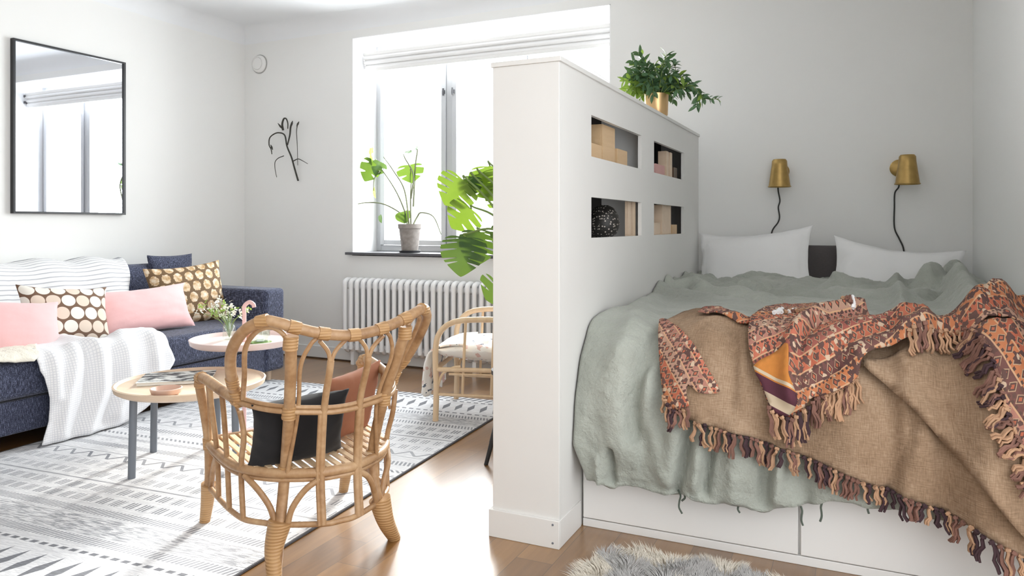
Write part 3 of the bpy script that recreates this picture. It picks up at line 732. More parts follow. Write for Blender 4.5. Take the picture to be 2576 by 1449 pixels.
pillow('pillow', 'large white pillow with flanged edge leaning against the wall beside the divider', 'pillow', (-.60, 4.82, .915), (1, -.12, .075), (0, .35, .9), .70, .44, .17, M['linenwhite'], .09, .10, .02, 'white bed pillows', seed=1, wr=.008)
pillow('pillow', 'large white pillow slumped sideways on the right half of the bed', 'pillow', (.185, 4.84, .865), (1, .06, -.12), (.0, .45, .9), .70, .40, .17, M['linenwhite'], .09, .12, .03, 'white bed pillows', seed=5, wr=.008)
pillow('dark_pillow', 'dark taupe pillow standing upright between the two white pillows', 'pillow', (-.20, 4.99, .865), (1, 0, 0), (0, .12, 1), .46, .33, .09, M['headgrey'], .0, .03, 0, seed=8)

# throw blanket on the bed
bk = thing('throw_blanket', 'beige woven blanket with red kilim patterned side and tasselled edges spread over the duvet', 'blanket', (0, 2.60, .3)); bl0 = Vector(bk.location)
class Shift:
    def __init__(s, e, o): s.e = e; s.o = o
    def pt(s, *a): return s.e.pt(*a)-s.o
    def px(s, *a): return s.e.px(*a)
    def pn(s, q): return s.e.pn(q)
envb = Shift(env, bl0)
RB = Ridges(env, [([(1850, 840), (1848, 920), (1842, 1020)], .018, -.014), ([(1875, 850), (1870, 950)], .02, .012), ([(2300, 1060), (2270, 1140), (2240, 1225)], .014, -.014), ([(2320, 1050), (2300, 1150)], .02, .014),
    ([(1760, 830), (1800, 820), (1860, 822)], .02, .01), ([(1780, 850), (1830, 865)], .02, .008), ([(2050, 1000), (2130, 1060), (2150, 1180)], .05, .012), ([(2440, 1130), (2420, 1240)], .03, .012), ([(2480, 1250), (2440, 1310)], .014, -.012)], .03)
def under(x, q):
    # clearance over the duvet, smoothed
    return max(duvet_h(x, q), duvet_h(x+.025, q), duvet_h(x-.025, q), duvet_h(x, q+.03), duvet_h(x, q-.03))
def h_beige(x, q): return under(x, q)+.010+RB(x, q)+.010*crumple(x, q, 4, 11)
beige = [(1662, 800), (1690, 783), (1760, 772), (1860, 790), (1960, 790), (2100, 790), (2300, 800), (2576, 800), (2690, 800), (2700, 1100), (2690, 1400), (2620, 1385), (2576, 1372), (2520, 1345), (2480, 1322), (2400, 1290), (2300, 1252), (2200, 1222), (2120, 1190), (2060, 1165), (1980, 1132), (1900, 1100), (1840, 1085), (1760, 1062), (1700, 1040), (1672, 1010), (1662, 940), (1656, 860)]
def clampx(P): return [Vector((min(p.x, BX1-.015), p.y)) for p in P]
patch(envb, clampx(pxpoly(env, beige, .055)), .016, h_beige, 'beige_cloth', M['burlap'], bk, .004, 2)
RF = Ridges(env, [([(2170, 915), (2280, 1000), (2400, 1120), (2500, 1240), (2600, 1350)], .022, .026), ([(2350, 960), (2420, 1050), (2520, 1170)], .05, .010), ([(2250, 930), (2400, 940)], .03, .008)], .05)
def h_fold(x, q): return h_beige(x, q)+.018+RF(x, q)
fold = [(2168, 915), (2200, 898), (2300, 872), (2380, 860), (2440, 880), (2500, 940), (2560, 1000), (2690, 1000), (2700, 1200), (2690, 1420), (2640, 1392), (2560, 1318), (2500, 1252), (2400, 1142), (2300, 1035), (2230, 968)]
patch(envb, clampx(pxpoly(env, fold, .085)), .016, h_fold, 'folded_cloth', M['burlap'], bk, .005, 2)
def h_flap(x, q): return h_beige(x, q)+.014+.003*crumple(x, q, 9, 4)
flap = [(1658, 798), (1676, 795), (1712, 830), (1745, 870), (1770, 910), (1800, 958), (1812, 985), (1790, 992), (1758, 988), (1735, 970), (1732, 1000), (1738, 1020), (1700, 1032), (1680, 1015), (1668, 985), (1660, 930), (1655, 860)]
patch(envb, pxpoly(env, flap, .062), .012, h_flap, 'kilim_flap', M['kilim2'], bk, .005, 2)
RK = Ridges(env, [([(1992, 1000), (1988, 930), (1995, 870), (2020, 825), (2070, 800), (2150, 795), (2220, 800)], .028, .050), ([(2012, 1000), (2008, 920), (2018, 865), (2050, 825)], .014, -.03), ([(2165, 905), (2240, 880), (2340, 845), (2450, 838)], .03, .045), ([(2060, 880), (2120, 850), (2200, 830)], .05, .03),
    ([(1900, 780), (1960, 760), (2060, 752), (2150, 765), (2200, 790)], .04, .025), ([(2250, 815), (2400, 820), (2576, 815)], .04, .035), ([(2400, 835), (2500, 850), (2600, 830)], .03, -.02), ([(2450, 800), (2520, 780), (2600, 775)], .05, .03), ([(1920, 850), (1930, 930)], .04, .012), ([(2100, 930), (2060, 980)], .02, -.02), ([(1760, 778), (1800, 765), (1850, 782)], .02, .015)], .06)
def h_kil(x, q): return h_beige(x, q)+.030+RK(x, q)+.006*crumple(x, q, 6, 7)
kil = [(1885, 800), (1895, 775), (1930, 760), (2000, 750), (2080, 748), (2150, 760), (2190, 782), (2300, 797), (2400, 800), (2480, 796), (2530, 778), (2600, 768), (2690, 768), (2700, 830), (2690, 860), (2560, 855), (2480, 850), (2440, 868), (2400, 846), (2330, 850), (2280, 868), (2205, 886), (2168, 908), (2158, 945), (2120, 975), (2075, 990), (2040, 1000), (2015, 1035), (1985, 1052), (1950, 1045), (1930, 1010), (1912, 960), (1895, 915), (1885, 880), (1882, 840)]
patch(envb, clampx(pxpoly(env, kil, .095)), .012, h_kil, 'kilim_cloth', M['kilim'], bk, .006, 2)
def h_kil2(x, q): return h_fold(x, q)+.012+.006*crumple(x, q, 8, 17)
kil2 = [(2440, 862), (2500, 850), (2600, 850), (2690, 850), (2700, 1000), (2690, 1260), (2650, 1240), (2600, 1200), (2570, 1150), (2545, 1100), (2520, 1050), (2500, 985), (2475, 920)]
patch(envb, clampx(pxpoly(env, kil2, .11)), .012, h_kil2, 'kilim_edge', M['kilim2'], bk, .006, 2)
# striped end of the kilim panel
m, nt, b = newmat('kilim_striped_end', (.5, .2, .05), .95); u, v, _ = nt.coords('UV')
Pa = Vector(env.px(1950, 962, .11)); q_ = (v-Pa.y)-(u-Pa.x)*.35
n3 = nt.noise(nt.vec(u*60, v*60, 0), 1, 2); c = nt.mix(n3, (.42, .17, .03), (.60, .22, .05))
c = nt.mix(q_.gt(0), c, (.09, .025, .04)); c = nt.mix(q_.rng(.035, .065), c, (.52, .42, .30)); c = nt.mix(q_.rng(-.012, -.004), c, (.55, .45, .32)); setc(nt, b, c); M['kilend'] = m
patch(envb, pxpoly(env, [(1894, 918), (1935, 890), (1975, 868), (1984, 885), (1984, 940), (1996, 975), (2004, 1010), (1983, 1046), (1952, 1042), (1932, 1010), (1914, 962)], .12), .012, lambda x, q: h_kil(x, q)+.007, 'striped_end', M['kilend'], bk, .005, 2)
# roll of kilim at the upper left edge
def h_k3(x, q): return h_beige(x, q)+.012+.012*crumple(x, q, 7, 21)
patch(envb, pxpoly(env, [(1755, 775), (1790, 762), (1840, 775), (1885, 778), (1890, 796), (1860, 800), (1810, 786)], .085), .012, h_k3, 'kilim_roll', M['kilim'], bk, .006, 2)
def fringe(edge, hf, n_, ln, spread, mats, name, parent=bk, off=.05, tw_=3, down=None, r=.0038, knot=True):
    """tassels along a pixel edge; ln in metres, direction given in (e,s)"""
    off = off if off != .05 else .08
    E_ = [Vector(env.px(a, b_, off)) for a, b_ in edge]; LL = [0]
    for i in range(1, len(E_)): LL.append(LL[-1]+(E_[i]-E_[i-1]).length)
    mb = MB()
    for k in range(n_):
        q = (k+.5)/n_*LL[-1]; i = max(j for j in range(len(LL)) if LL[j] <= q); i = min(i, len(E_)-2)
        p = E_[i].lerp(E_[i+1], (q-LL[i])/(LL[i+1]-LL[i]))
        if p.x > BX1-.03: continue
        d = Vector(down) if down else Vector((0, 1)); d = (d+Vector((random.uniform(-spread, spread), random.uniform(-.2, .2)))).normalized()
        l_ = ln*random.uniform(.75, 1.15); mi = random.randrange(len(mats))
        for s_ in range(tw_):
            sw = random.uniform(-.35, .35); P = []
            for m_ in range(6):
                f_ = m_/5; z_ = p+d*l_*f_+Vector((-d.y, d.x))*(sw*l_*.55*f_*(1-.3*f_)+.004*sin(m_*2+k)); P.append(env.pt(min(z_.x, BX1-.01), z_.y, hf(min(max(z_.x, BX0), BX1), min(z_.y, SL))+.004+.003*s_)-bl0)
                if z_.y > SL-.005: P[-1].z = -(0)+P[-1].z
            mb.tube(P, [r, r*1.15, r*1.1, r*.9], 5, mi)
        if knot: mb.tube([P[0], P[0].lerp(P[1], .5)], r*2.1, 6, mi)
    o_ = mb.build(name, mats, parent); return o_
FM = [M['fringe'], M['fringe2'], plain('dark_fringe', (.05, .025, .03), .95, var=.3)]
fringe([(1745, 1060), (1840, 1088), (1900, 1104), (1980, 1136), (2060, 1168), (2120, 1194), (2200, 1226), (2300, 1256), (2400, 1294), (2480, 1326), (2560, 1362), (2640, 1388)], h_beige, 62, .07, .25, FM, 'lower_fringe', tw_=4)
fringe([(1668, 990), (1685, 1022), (1705, 1034), (1740, 1024)], h_flap, 9, .06, .3, FM, 'flap_fringe', tw_=4)
fringe([(1930, 1015), (1955, 1045), (1990, 1052), (2030, 1025), (2045, 1003)], h_kil, 11, .08, .3, FM, 'kilim_fringe', tw_=4, off=.11)
fringe([(2050, 1000), (2090, 985), (2130, 965), (2158, 940)], h_beige, 14, .085, .3, [FM[1], FM[1], FM[0]], 'ochre_fringe', tw_=4)
fringe([(2150, 760), (2100, 750), (2020, 752), (1940, 760)], h_kil, 22, .07, .3, [FM[1], FM[0], M['linenwhite']], 'rear_fringe', down=(0.2, -1), tw_=3, off=.12)
fringe([(2440, 868), (2475, 925), (2500, 985), (2520, 1050), (2545, 1100), (2570, 1150), (2610, 1205)], h_kil2, 40, .06, .3, FM, 'edge_fringe', down=(-.9, .45), tw_=3)
fringe([(2280, 868), (2330, 850), (2380, 846), (2430, 862)], h_kil, 11, .055, .3, [FM[1], FM[0]], 'fold_fringe', down=(.15, 1), tw_=3)

# sheepskin rug by the bed
sk = thing('sheepskin_rug', 'shaggy grey and cream sheepskin on the floor in front of the bed drawers', 'rug', (-.42, 2.16, 0))
mb = MB(); rs = random.Random(3); cs = []
def skr(a): return 1+.10*sin(3*a+1)+.07*sin(5*a+2)+.04*sin(9*a)
for k in range(26000):
    a = rs.uniform(0, 2*pi); rr = sqrt(rs.random())*skr(a); x = .44*rr*cos(a); y = .40*rr*sin(a)
    h = .05*(1-max(0, rr-.7)*1.0); cl = nz(x*14, y*14); cl2 = nz(x*14+9, y*14-5)
    lean = Vector((cl*.05+.02*cos(a)*rr+rs.uniform(-.012, .012), cl2*.05+.02*sin(a)*rr+rs.uniform(-.012, .012), 0))
    b0 = Vector((x, y, .004)); m1 = b0+Vector((0, 0, h*.6))+lean*.5; t1 = b0+Vector((0, 0, h*.85))+lean*1.3
    sd_ = Vector((cos(k), sin(k), 0))*.0016
    mb.add([b0-sd_, b0+sd_, m1+sd_*.9, m1-sd_*.9, t1], [(0, 1, 2, 3), (3, 2, 4)], int(nz(x*7+3, y*7) > .12)+ (2 if rs.random() < .12 else 0) if False else (0 if nz(x*7+3, y*7) < .08 else 1))
w1 = plain('cream_wool', (.76, .71, .62), .9, var=.25, scale=60); w3 = plain('grey_wool', (.50, .49, .48), .9, var=.3, scale=60)
mb.build('wool', [w3, w1], sk, smooth=False); sk.children[0]['kind'] = 'stuff'
mb = MB(); mb.lathe([(1, 0), (1, .006)], n=60); mb.v = [(v[0]*.44*skr(math.atan2(v[1], v[0])), v[1]*.40*skr(math.atan2(v[1], v[0])), v[2]) for v in mb.v]; mb.build('hide', w1, sk)

# ------------------------------------------------------------------ rug under the sitting group
rg = MB(); rg.box((0, 0, 0), (RW, RL, .008)); ro = rg.build('area_rug', M['rug'], bevel=.002)
ro.location = (RX+.12, RY, .001); ro.rotation_euler = (0, 0, RR)
tag(ro, 'large off-white flatweave rug with black geometric rows under the coffee tables', 'rug')

# ------------------------------------------------------------------ sofa
sf = thing('sofa', 'dark navy tweed sofa along the left wall', 'sofa', (-4.45, 2.9, 0))
def sbox(name, a, b_, bev=.03, mat=None, par=None, warp=0):
    x0, y0, z0 = a; x1, y1, z1 = b_; off = Vector((-4.45, 2.9, 0))
    mb = MB(); mb.box(Vector(a)-off, Vector(b_)-off); o_ = mb.build(name, mat or M['tweed'], par or sf, bevel=bev); o_.modifiers['bevel'].segments = 5; return o_
sbox('base', (-5.02, 1.25, .085), (-3.90, 4.12, .255), .012)
sbox('seat_cushion', (-4.70, 1.30, .262), (-3.88, 2.70, .455), .04); sbox('seat_cushion', (-4.70, 2.705, .262), (-3.88, 4.10, .455), .04)
sbox('armrest', (-5.02, 4.105, .085), (-3.885, 4.305, .685), .03)
sbox('backrest', (-5.03, 1.25, .255), (-4.80, 4.10, .80), .04)
off = Vector((-4.45, 2.9, 0))
for (y0, y1) in ((1.30, 2.70), (2.72, 4.08)):
    Mt = Matrix.Translation(Vector((-4.70, (y0+y1)/2, .455))-off) @ Matrix.Rotation(radians(-14), 4, 'Y')
    mb = MB(); mb.box((-.09, -(y1-y0)/2, 0), (.09, (y1-y0)/2, .42), 0, Mt); o_ = mb.build('back_cushion', M['tweed'], sf, bevel=.07); o_.modifiers['bevel'].segments = 6
for (x, y) in ((-3.97, 4.22), (-4.95, 4.22), (-3.97, 1.4), (-4.95, 1.4)):
    MB().lathe([(.02, 0), (.026, .085)], Vector((x, y, 0))-off, 16).build('foot', M['palewood'], sf)
# white throws on the sofa
envs = Env('Y', [(-5.02, .82), (-5.0, .86), (-4.90, .885), (-4.80, .885), (-4.68, .82), (-4.60, .66), (-4.52, .52), (-4.42, .478), (-4.2, .472), (-3.98, .470), (-3.89, .452), (-3.855, .38), (-3.845, .25), (-3.84, .12), (-3.835, .016)])
envs.flip = 1
if envs.N[len(envs.N)//2].y < 0: envs.flip = -1
th_ = thing('sofa_throw', 'white open-weave throw flowing over the sofa seat and down to the rug', 'throw', (-3.9, 2.8, 0)); t0 = Vector(th_.location)
RT = Ridges(envs, [([(180, 880), (170, 980), (150, 1090)], .03, .03), ([(240, 880), (250, 980), (215, 1080)], .035, .035), ([(210, 880), (210, 1000), (180, 1090)], .02, -.02), ([(310, 870), (320, 950), (290, 1040)], .04, .03), ([(280, 880), (285, 980), (260, 1060)], .02, -.02), ([(380, 860), (390, 930), (360, 990)], .03, .03), ([(130, 900), (140, 1000)], .025, .025), ([(300, 850), (380, 845)], .04, .04), ([(140, 860), (220, 870)], .05, .03)], .02)
def h_th(x, q): return max(.012, .024+RT(x, q)+.012*crumple(x*1.5, q*.6, 4, 31)+.03*max(0, q-envs.S[-1]+.12))
thp = [(80, 868), (130, 850), (220, 858), (290, 840), (330, 832), (395, 833), (425, 870), (440, 905), (428, 928), (405, 975), (385, 1010), (340, 1045), (290, 1080), (230, 1110), (180, 1125), (125, 1138), (104, 1120), (122, 1060), (124, 1000), (112, 950), (92, 905)]
envs2 = Shift(envs, t0)
patch(envs2, pxpoly(envs, thp, .03), .018, h_th, 'throw_cloth', M['throw'], th_, .006, 2)
tb = thing('striped_throw', 'white and grey striped throw draped over the sofa back at the left', 'throw', (-4.9, 2.8, .8)); t1_ = Vector(tb.location)
envs3 = Shift(envs, t1_)
def h_tb(x, q): return .022+.02*max(0, crumple(x*1.2, q*.7, 3.2, 41))+.012*sin(x*17)
tbp = [Vector((2.2, .01)), Vector((3.5, .02)), Vector((3.72, .12)), Vector(envs.px(325, 722, .03)), Vector(envs.px(322, 745, .03)), Vector(envs.px(240, 755, .03)), Vector(envs.px(190, 770, .03)), Vector(envs.px(90, 780, .03)), Vector(envs.px(0, 815, .03)), Vector((2.2, envs.px(0, 820, .03)[1]))]
patch(envs3, tbp, .022, h_tb, 'throw_cloth', M['throw2'], tb, .006, 1)
# sofa cushions
pillow('cushion', 'square cushion printed with pale round medallions on brown, at the left of the sofa', 'cushion', at(165, 800, X=-4.22), (.20, 1, -.10), (-.42, 0, .9), .50, .40, .15, M['dots'], 0, .12, 0, 'sofa cushions', seed=2)
pillow('cushion', 'long pink velvet cushion in the middle of the sofa', 'cushion', at(358, 782, X=-4.22), (.10, 1, .03), (-.35, 0, .95), .68, .31, .15, M['pinkvelvet'], 0, .10, 0, 'sofa cushions', seed=4, wr=.006)
pillow('cushion', 'large square cushion with gold and brown print leaning in the sofa corner', 'cushion', at(474, 742, X=-4.42), (.28, 1, .08), (-.30, .05, .95), .56, .46, .15, M['gold'], 0, .10, 0, 'sofa cushions', seed=6)
pillow('cushion', 'pink velvet cushion cut off by the left edge beside the medallion cushion', 'cushion', at(30, 835, X=-4.15), (.15, 1, -.12), (-.45, 0, .9), .50, .36, .16, M['pinkvelvet'], 0, .10, 0, 'sofa cushions', seed=9, wr=.006)
pillow('cushion', 'dark navy cushion sticking up behind the gold printed cushion', 'cushion', at(430, 690, X=-4.70), (0, 1, .0), (-.1, 0, 1), .40, .30, .10, M['tweed'], 0, .08, 0, 'sofa cushions', seed=10)
# fleece under the left cushion
def h_fl(x, q): return .03+.012*crumple(x, q, 20, 51)
fl = thing('fleece_pad', 'cream fleece pad lying on the sofa seat edge at the left', 'fleece', (-4.1, 2.4, .46))
patch(Shift(envs, Vector(fl.location)), [Vector((2.0, envs.px(10, 860)[1])), Vector(envs.px(90, 862, .03)), Vector(envs.px(100, 895, .03)), Vector(envs.px(85, 910, .03)), Vector(envs.px(40, 912, .03)), Vector(envs.px(0, 912, .03)), Vector((2.0, envs.px(0, 915)[1]))], .015, h_fl, 'fleece', M['fluff'], fl, .01, 1)

# ------------------------------------------------------------------ coffee tables
t_ = thing('coffee_table', 'low round table with pale wooden tray top and grey legs behind the rattan chair', 'table', (-2.93, 2.60, 0))
MB().lathe([(.0, .366), (.315, .366), (.336, .378), (.342, .400), (.334, .403), (.322, .392), (.0, .390)], n=72, cap0=False, cap1=False).build('table_top', M['palewood'], t_)
for (px_, py_) in ((331, 1203), (386, 1137), (556, 1110), (640, 1190)):
    f_ = at(px_, py_, Z=.009)-Vector(t_.location)
    if f_.xy.length > .30: f_.xy = f_.xy.normalized()*.29
    MB().tube([(f_.x, f_.y, 0), (f_.x*.97, f_.y*.97, .367)], .0165, 16).build('leg', M['grey_leg'], t_)
s_t = thing('side_table', 'higher round pale pink tray table with a hooked centre pole in front of the sofa', 'table', (-3.06, 3.07, 0))
MB().lathe([(.0, .50), (.262, .50), (.276, .51), (.282, .535), (.276, .537), (.268, .515), (.0, .512)], n=64, cap0=False, cap1=False).build('tray_top', M['pinkmetal'] if False else plain('blush_tray', (.80, .66, .64), .35), s_t)
MB().tube(crom([(0, 0, .0), (0, 0, .55), (0, 0, .66), (.0, 0, .705), (.022, .012, .728), (.045, .02, .718), (.05, .022, .70)]), .011, 12).build('centre_pole', M['pinkmetal'], s_t)
MB().lathe([(.13, 0), (.13, .008), (.02, .014)], n=40).build('base_plate', M['pinkmetal'], s_t)
tz = .515; tc_ = Vector(s_t.location)
def ontab(px_, py_, z=tz): return at(px_, py_, Z=z)
g = thing('glass_tealight_holder', 'clear glass tealight holder on the pale pink tray table', 'candle holder', ontab(655, 862))
MB().lathe([(.032, 0), (.045, .004), (.052, .03), (.05, .065), (.047, .065), (.048, .03), (.04, .01), (.0, .008)], n=28, cap1=False).build('glass_cup', M['tumbler'], g)
MB().lathe([(.02, .009), (.02, .022), (.0, .023)], n=20, cap1=False).build('tealight', M['white2'], g)
MB().lathe([(.058, 0), (.06, .004), (.0, .005)], n=28, cap1=False).build('green_saucer', M['stem'], g)
g.location.z += .001
g = thing('copper_cup', 'small copper pink cup on the pale pink tray table', 'cup', ontab(628, 852))
MB().lathe([(.022, 0), (.03, .01), (.032, .06), (.029, .06), (.027, .012), (.0, .01)], n=24, cap1=False).build('cup_body', M['cup'], g)
g = thing('flower_vase', 'glass vase of small white flowers on the pale pink tray table', 'flowers', ontab(577, 853))
MB().lathe([(.03, 0), (.036, .01), (.034, .07), (.022, .10), (.026, .115), (.023, .115), (.019, .10), (.031, .07), (.0, .008)], n=24, cap1=False).build('vase', M['tumbler'], g)
rf = random.Random(5); st_ = MB(); fo = MB()
for k in range(22):
    a = rf.uniform(0, 2*pi); rr = rf.uniform(.03, .14); tip = Vector((cos(a)*rr-.03, sin(a)*rr-.02, .12+rf.uniform(.0, .10)))
    pe = MB()
    st_.tube(crom([(0, 0, .01), (tip.x*.3, tip.y*.3, .10), tip]), .0015, 5)
    for j in range(5):
        b_ = tip+Vector((rf.uniform(-.02, .02), rf.uniform(-.02, .02), rf.uniform(-.015, .015))); n3 = Vector((rf.uniform(-1, 1), rf.uniform(-1, 1), rf.uniform(.2, 1))).normalized(); u3 = n3.orthogonal().normalized(); v3 = n3.cross(u3)
        (pe if k % 3 else fo).add([b_, b_+u3*.011+v3*.006, b_+u3*.02, b_+u3*.011-v3*.006], [(0, 1, 2, 3)]); (pe if k % 3 else fo).add([b_, b_+v3*.011+u3*.006, b_+v3*.02, b_+v3*.011-u3*.006], [(0, 1, 2, 3)])
    if k % 3: pe.build('blossom', M['petal'], g)
st_.build('stems', M['stem'], g); fo.build('leaves', M['leafyellow'], g)
# on the coffee table
ct = Vector(t_.location)
b_p = at(447, 955, Z=.392); g = thing('open_book', 'book with black and white photo cover lying on the wooden coffee table', 'book', b_p, radians(-50))
boxo('pages', (-.12, -.16, 0), (.12, .16, .014), M['paper'], g, .001)
boxo('cover', (-.125, -.165, .014), (.125, .165, .017), M['photo'], g, .001)
g = thing('wooden_bowl', 'small shallow pinkish wooden bowl on the coffee table beside the book', 'bowl', at(418, 992, Z=.392))
MB().lathe([(.05, 0), (.062, .008), (.068, .028), (.063, .030), (.052, .012), (.0, .009)], n=36, cap1=False).build('bowl_body', plain('blush_wood', (.62, .42, .33), .5), g)

# ------------------------------------------------------------------ rattan armchair (front)
CH = (-1.892, 2.191, 0); CT = 2.6257
ch = thing('rattan_armchair', 'honey rattan armchair with curved winged back seen from behind', 'chair', CH, CT-pi/2)
def sy(fn):
    for sg in (-1, 1): fn(sg)
def F(w_, f_, z_): return Vector((w_, f_, z_))      # local x = seat right-hand side, y = forward
RA, WRP = M['rattan'], M['wrap']
seatpts = [(.285, .21), (.287, .08), (.284, -.05), (.265, -.15), (.22, -.23), (.158, -.29), (.06, -.345), (0, -.352)]
lowpts = [(.282, .20), (.282, .07), (.278, -.06), (.262, -.17), (.22, -.235), (.177, -.285), (.06, -.36), (0, -.368)]
def ringp(T, z, front=True):
    R_ = [F(a, b_, z) for a, b_ in T]; L_ = [F(-a, b_, z) for a, b_ in T[:-1]][::-1]; return R_+L_
def wrapat(mb, p, d, r, l=.02, mi=1): 
    d = Vector(d).normalized()*l; mb.tube([Vector(p)-d, Vector(p)+d], r, 10, mi)
def rear_leg(sg):
    mb = MB(); P = crom([F(*((.255, -.25, 0) if sg > 0 else (-.208, -.325, 0))), F(sg*.178, -.282, .156), F(sg*.158, -.272, .33), F(sg*.168, -.343, .545), F(sg*.190, -.425, .73), F(sg*.200, -.45, .80)], 8)
    mb.tube(P, .0185, 14)
    Q = crom([F(*((.256, -.25, 0) if sg > 0 else (-.210, -.328, 0))), F(sg*.200, -.29, .09), F(sg*.178, -.286, .175)], 8); mb.tube(Q, [.022+.017*(i/16) for i in range(17)], 18, 1)
    for z_, p in ((.33, P[16]), (.545, P[24]), (.78, P[38])): wrapat(mb, p, P[17]-P[15], .0235, .022)
    mb.build('leg', [RA, WRP], ch)
sy(rear_leg)
def front_leg(sg):
    mb = MB(); P = crom([F(sg*.282, .295, 0), F(sg*.280, .236, .16), F(sg*.286, .215, .33), F(sg*.305, .20, .46), F(sg*.322, .195, .555), F(sg*.322, .16, .588)], 8)
    mb.tube(P, .0165, 14); Q = crom([F(sg*.282, .296, 0), F(sg*.280, .262, .09), F(sg*.280, .236, .17)], 8); mb.tube(Q, [.019+.009*(i/16) for i in range(17)], 16, 1)
    wrapat(mb, P[16], P[17]-P[15], .021); wrapat(mb, P[34], P[35]-P[33], .020, .014); mb.build('leg', [RA, WRP], ch)
sy(front_leg)
def arm(sg):
    mb = MB(); P = crom([F(sg*.318, .205, .566), F(sg*.324, .17, .590), F(sg*.318, .08, .592), F(sg*.305, -.05, .580), F(sg*.283, -.17, .566)], 8); mb.tube(P, .0185, 14)
    wrapat(mb, P[8], P[9]-P[7], .0215, .02); wrapat(mb, P[-1], P[-1]-P[-3], .023, .015); mb.build('armrest', [RA, WRP], ch)
sy(arm)
mb = MB(); half = [(.281, -.175, .566), (.300, -.19, .61), (.322, -.235, .67), (.336, -.295, .75), (.322, -.37, .82), (.278, -.425, .856), (.235, -.448, .850), (.190, -.458, .834), (.10, -.468, .808), (0, -.472, .796)]
PT = [F(*p) for p in half]+[F(-p[0], p[1], p[2]) for p in half[:-1]][::-1]; P = crom(PT, 8); mb.tube(P, .0180, 14)
for i in (4, 12, 40, 56, 64, 72, 80, 88, 104, 132, 140): wrapat(mb, P[i], P[i+1]-P[i-1], .0212, .018)
mb.build('top_rail', [RA, WRP], ch)
mb = MB(); MR = [(.281, -.18, .560), (.235, -.28, .553), (.168, -.348, .547), (.06, -.372, .535), (0, -.375, .532)]
P = crom([F(*p) for p in MR]+[F(-p[0], p[1], p[2]) for p in MR[:-1]][::-1], 8); mb.tube(P, .0095, 10); P2 = [p+Vector((0, 0, .016)) for p in P]; mb.tube(P2, .007, 10); mb.build('middle_rail', RA, ch)
mb = MB(); P = crom(ringp(seatpts, .330), 8); mb.tube(P, .0165, 12); mb.tube([F(-.285, .235, .335), F(.285, .235, .335)], .0165, 12); P = crom(ringp(seatpts, .308), 8); mb.tube(P, .008, 8); mb.build('seat_frame', RA, ch)
mb = MB(); P = crom(ringp(lowpts, .163), 8); mb.tube(P, .0095, 10); mb.build('lower_ring', RA, ch)
mb = MB()
def ring_f(w_):
    T = seatpts; a = abs(w_)
    for (x1, y1), (x2, y2) in zip(T[2:], T[3:]):
        if x2 <= a <= x1: return y1+(y2-y1)*(x1-a)/(x1-x2+1e-9)
    return -.05
for k in range(17):
    w_ = -.264+k*.033; f0 = ring_f(w_); mb.box((w_-.010, f0, .340), (w_+.010, .235, .347))
for f_ in (-.18, -.02, .14): mb.box((-.27 if f_ > -.1 else -.24, f_-.012, .333), (.27 if f_ > -.1 else .24, f_+.012, .340))
mb.build('seat_slats', M['palerattan'], ch, bevel=.001)
def spindle(P, r=.0095, name='spindle', extra=None):
    mb = MB(); P = crom(P, 7); mb.tube(P, r, 10)
    for e in (extra or []): mb.tube(crom(e, 7), r*.62, 8)
    for q in (P[0], P[-1]): pass
    mb.build(name, [RA, WRP], ch)
for sg in (-1, 1):
    # back spindles with forked tops
    w_ = .062*sg
    spindle([F(w_, -.365, .163), F(w_, -.350, .33), F(w_, -.374, .54), F(w_*1.05, -.43, .68), F(w_*1.05, -.44, .715)], .0115, extra=[[F(w_*1.05, -.436, .70), F(w_*1.05-.012, -.448, .745), F(w_*1.05-.045, -.462, .785)], [F(w_*1.05, -.436, .70), F(w_*1.05+.012, -.448, .745), F(w_*1.05+.045, -.462, .785)], [F(w_+.013*sg, -.366, .163), F(w_+.013*sg, -.35, .33), F(w_+.013*sg, -.372, .53)]])
    spindle([F(sg*.160, -.30, .33), F(sg*.140, -.345, .54), F(sg*.158, -.42, .70), F(sg*.140, -.452, .77), F(sg*.115, -.462, .80)], .007)
    # inner loop of the wing
    spindle([F(sg*.275, -.20, .575), F(sg*.285, -.255, .66), F(sg*.300, -.32, .76), F(sg*.285, -.385, .82), F(sg*.250, -.42, .835), F(sg*.215, -.435, .81), F(sg*.197, -.43, .76)], .0085, 'wing_loop')
    # side spindles
    spindle([F(sg*.265, -.168, .163), F(sg*.268, -.155, .33), F(sg*.272, -.20, .45), F(sg*.283, -.20, .535)], .0095, extra=[[F(sg*.270, -.18, .46), F(sg*.275, -.15, .52), F(sg*.286, -.11, .565)]])
    spindle([F(sg*.279, -.05, .163), F(sg*.284, -.04, .33), F(sg*.298, -.05, .50), F(sg*.305, -.05, .572)], .0095)
    spindle([F(sg*.282, .08, .163), F(sg*.287, .085, .33), F(sg*.305, .09, .50), F(sg*.315, .07, .585)], .0095)
    spindle([F(sg*.284, .20, .34), F(sg*.300, .15, .50), F(sg*.318, .10, .585)], .0065)
    # arches under the seat
    def arch(P): 
        mb = MB(); mb.tube(crom(P, 8), .0105, 10); mb.build('arch', RA, ch)
    arch([F(sg*.190, -.272, .16), F(sg*.205, -.262, .22), F(sg*.235, -.235, .275), F(sg*.262, -.175, .312)])
    arch([F(sg*.160, -.300, .16), F(sg*.145, -.31, .22), F(sg*.110, -.335, .28), F(sg*.062, -.350, .312)])
    arch([F(sg*.278, .215, .16), F(sg*.279, .17, .25), F(sg*.284, .10, .312)])
def inch(w_, f_, z_): return Matrix.Translation(CH) @ Matrix.Rotation(CT-pi/2, 4, 'Z') @ Vector((w_, f_, z_))
Rz = Matrix.Rotation(CT-pi/2, 3, 'Z')
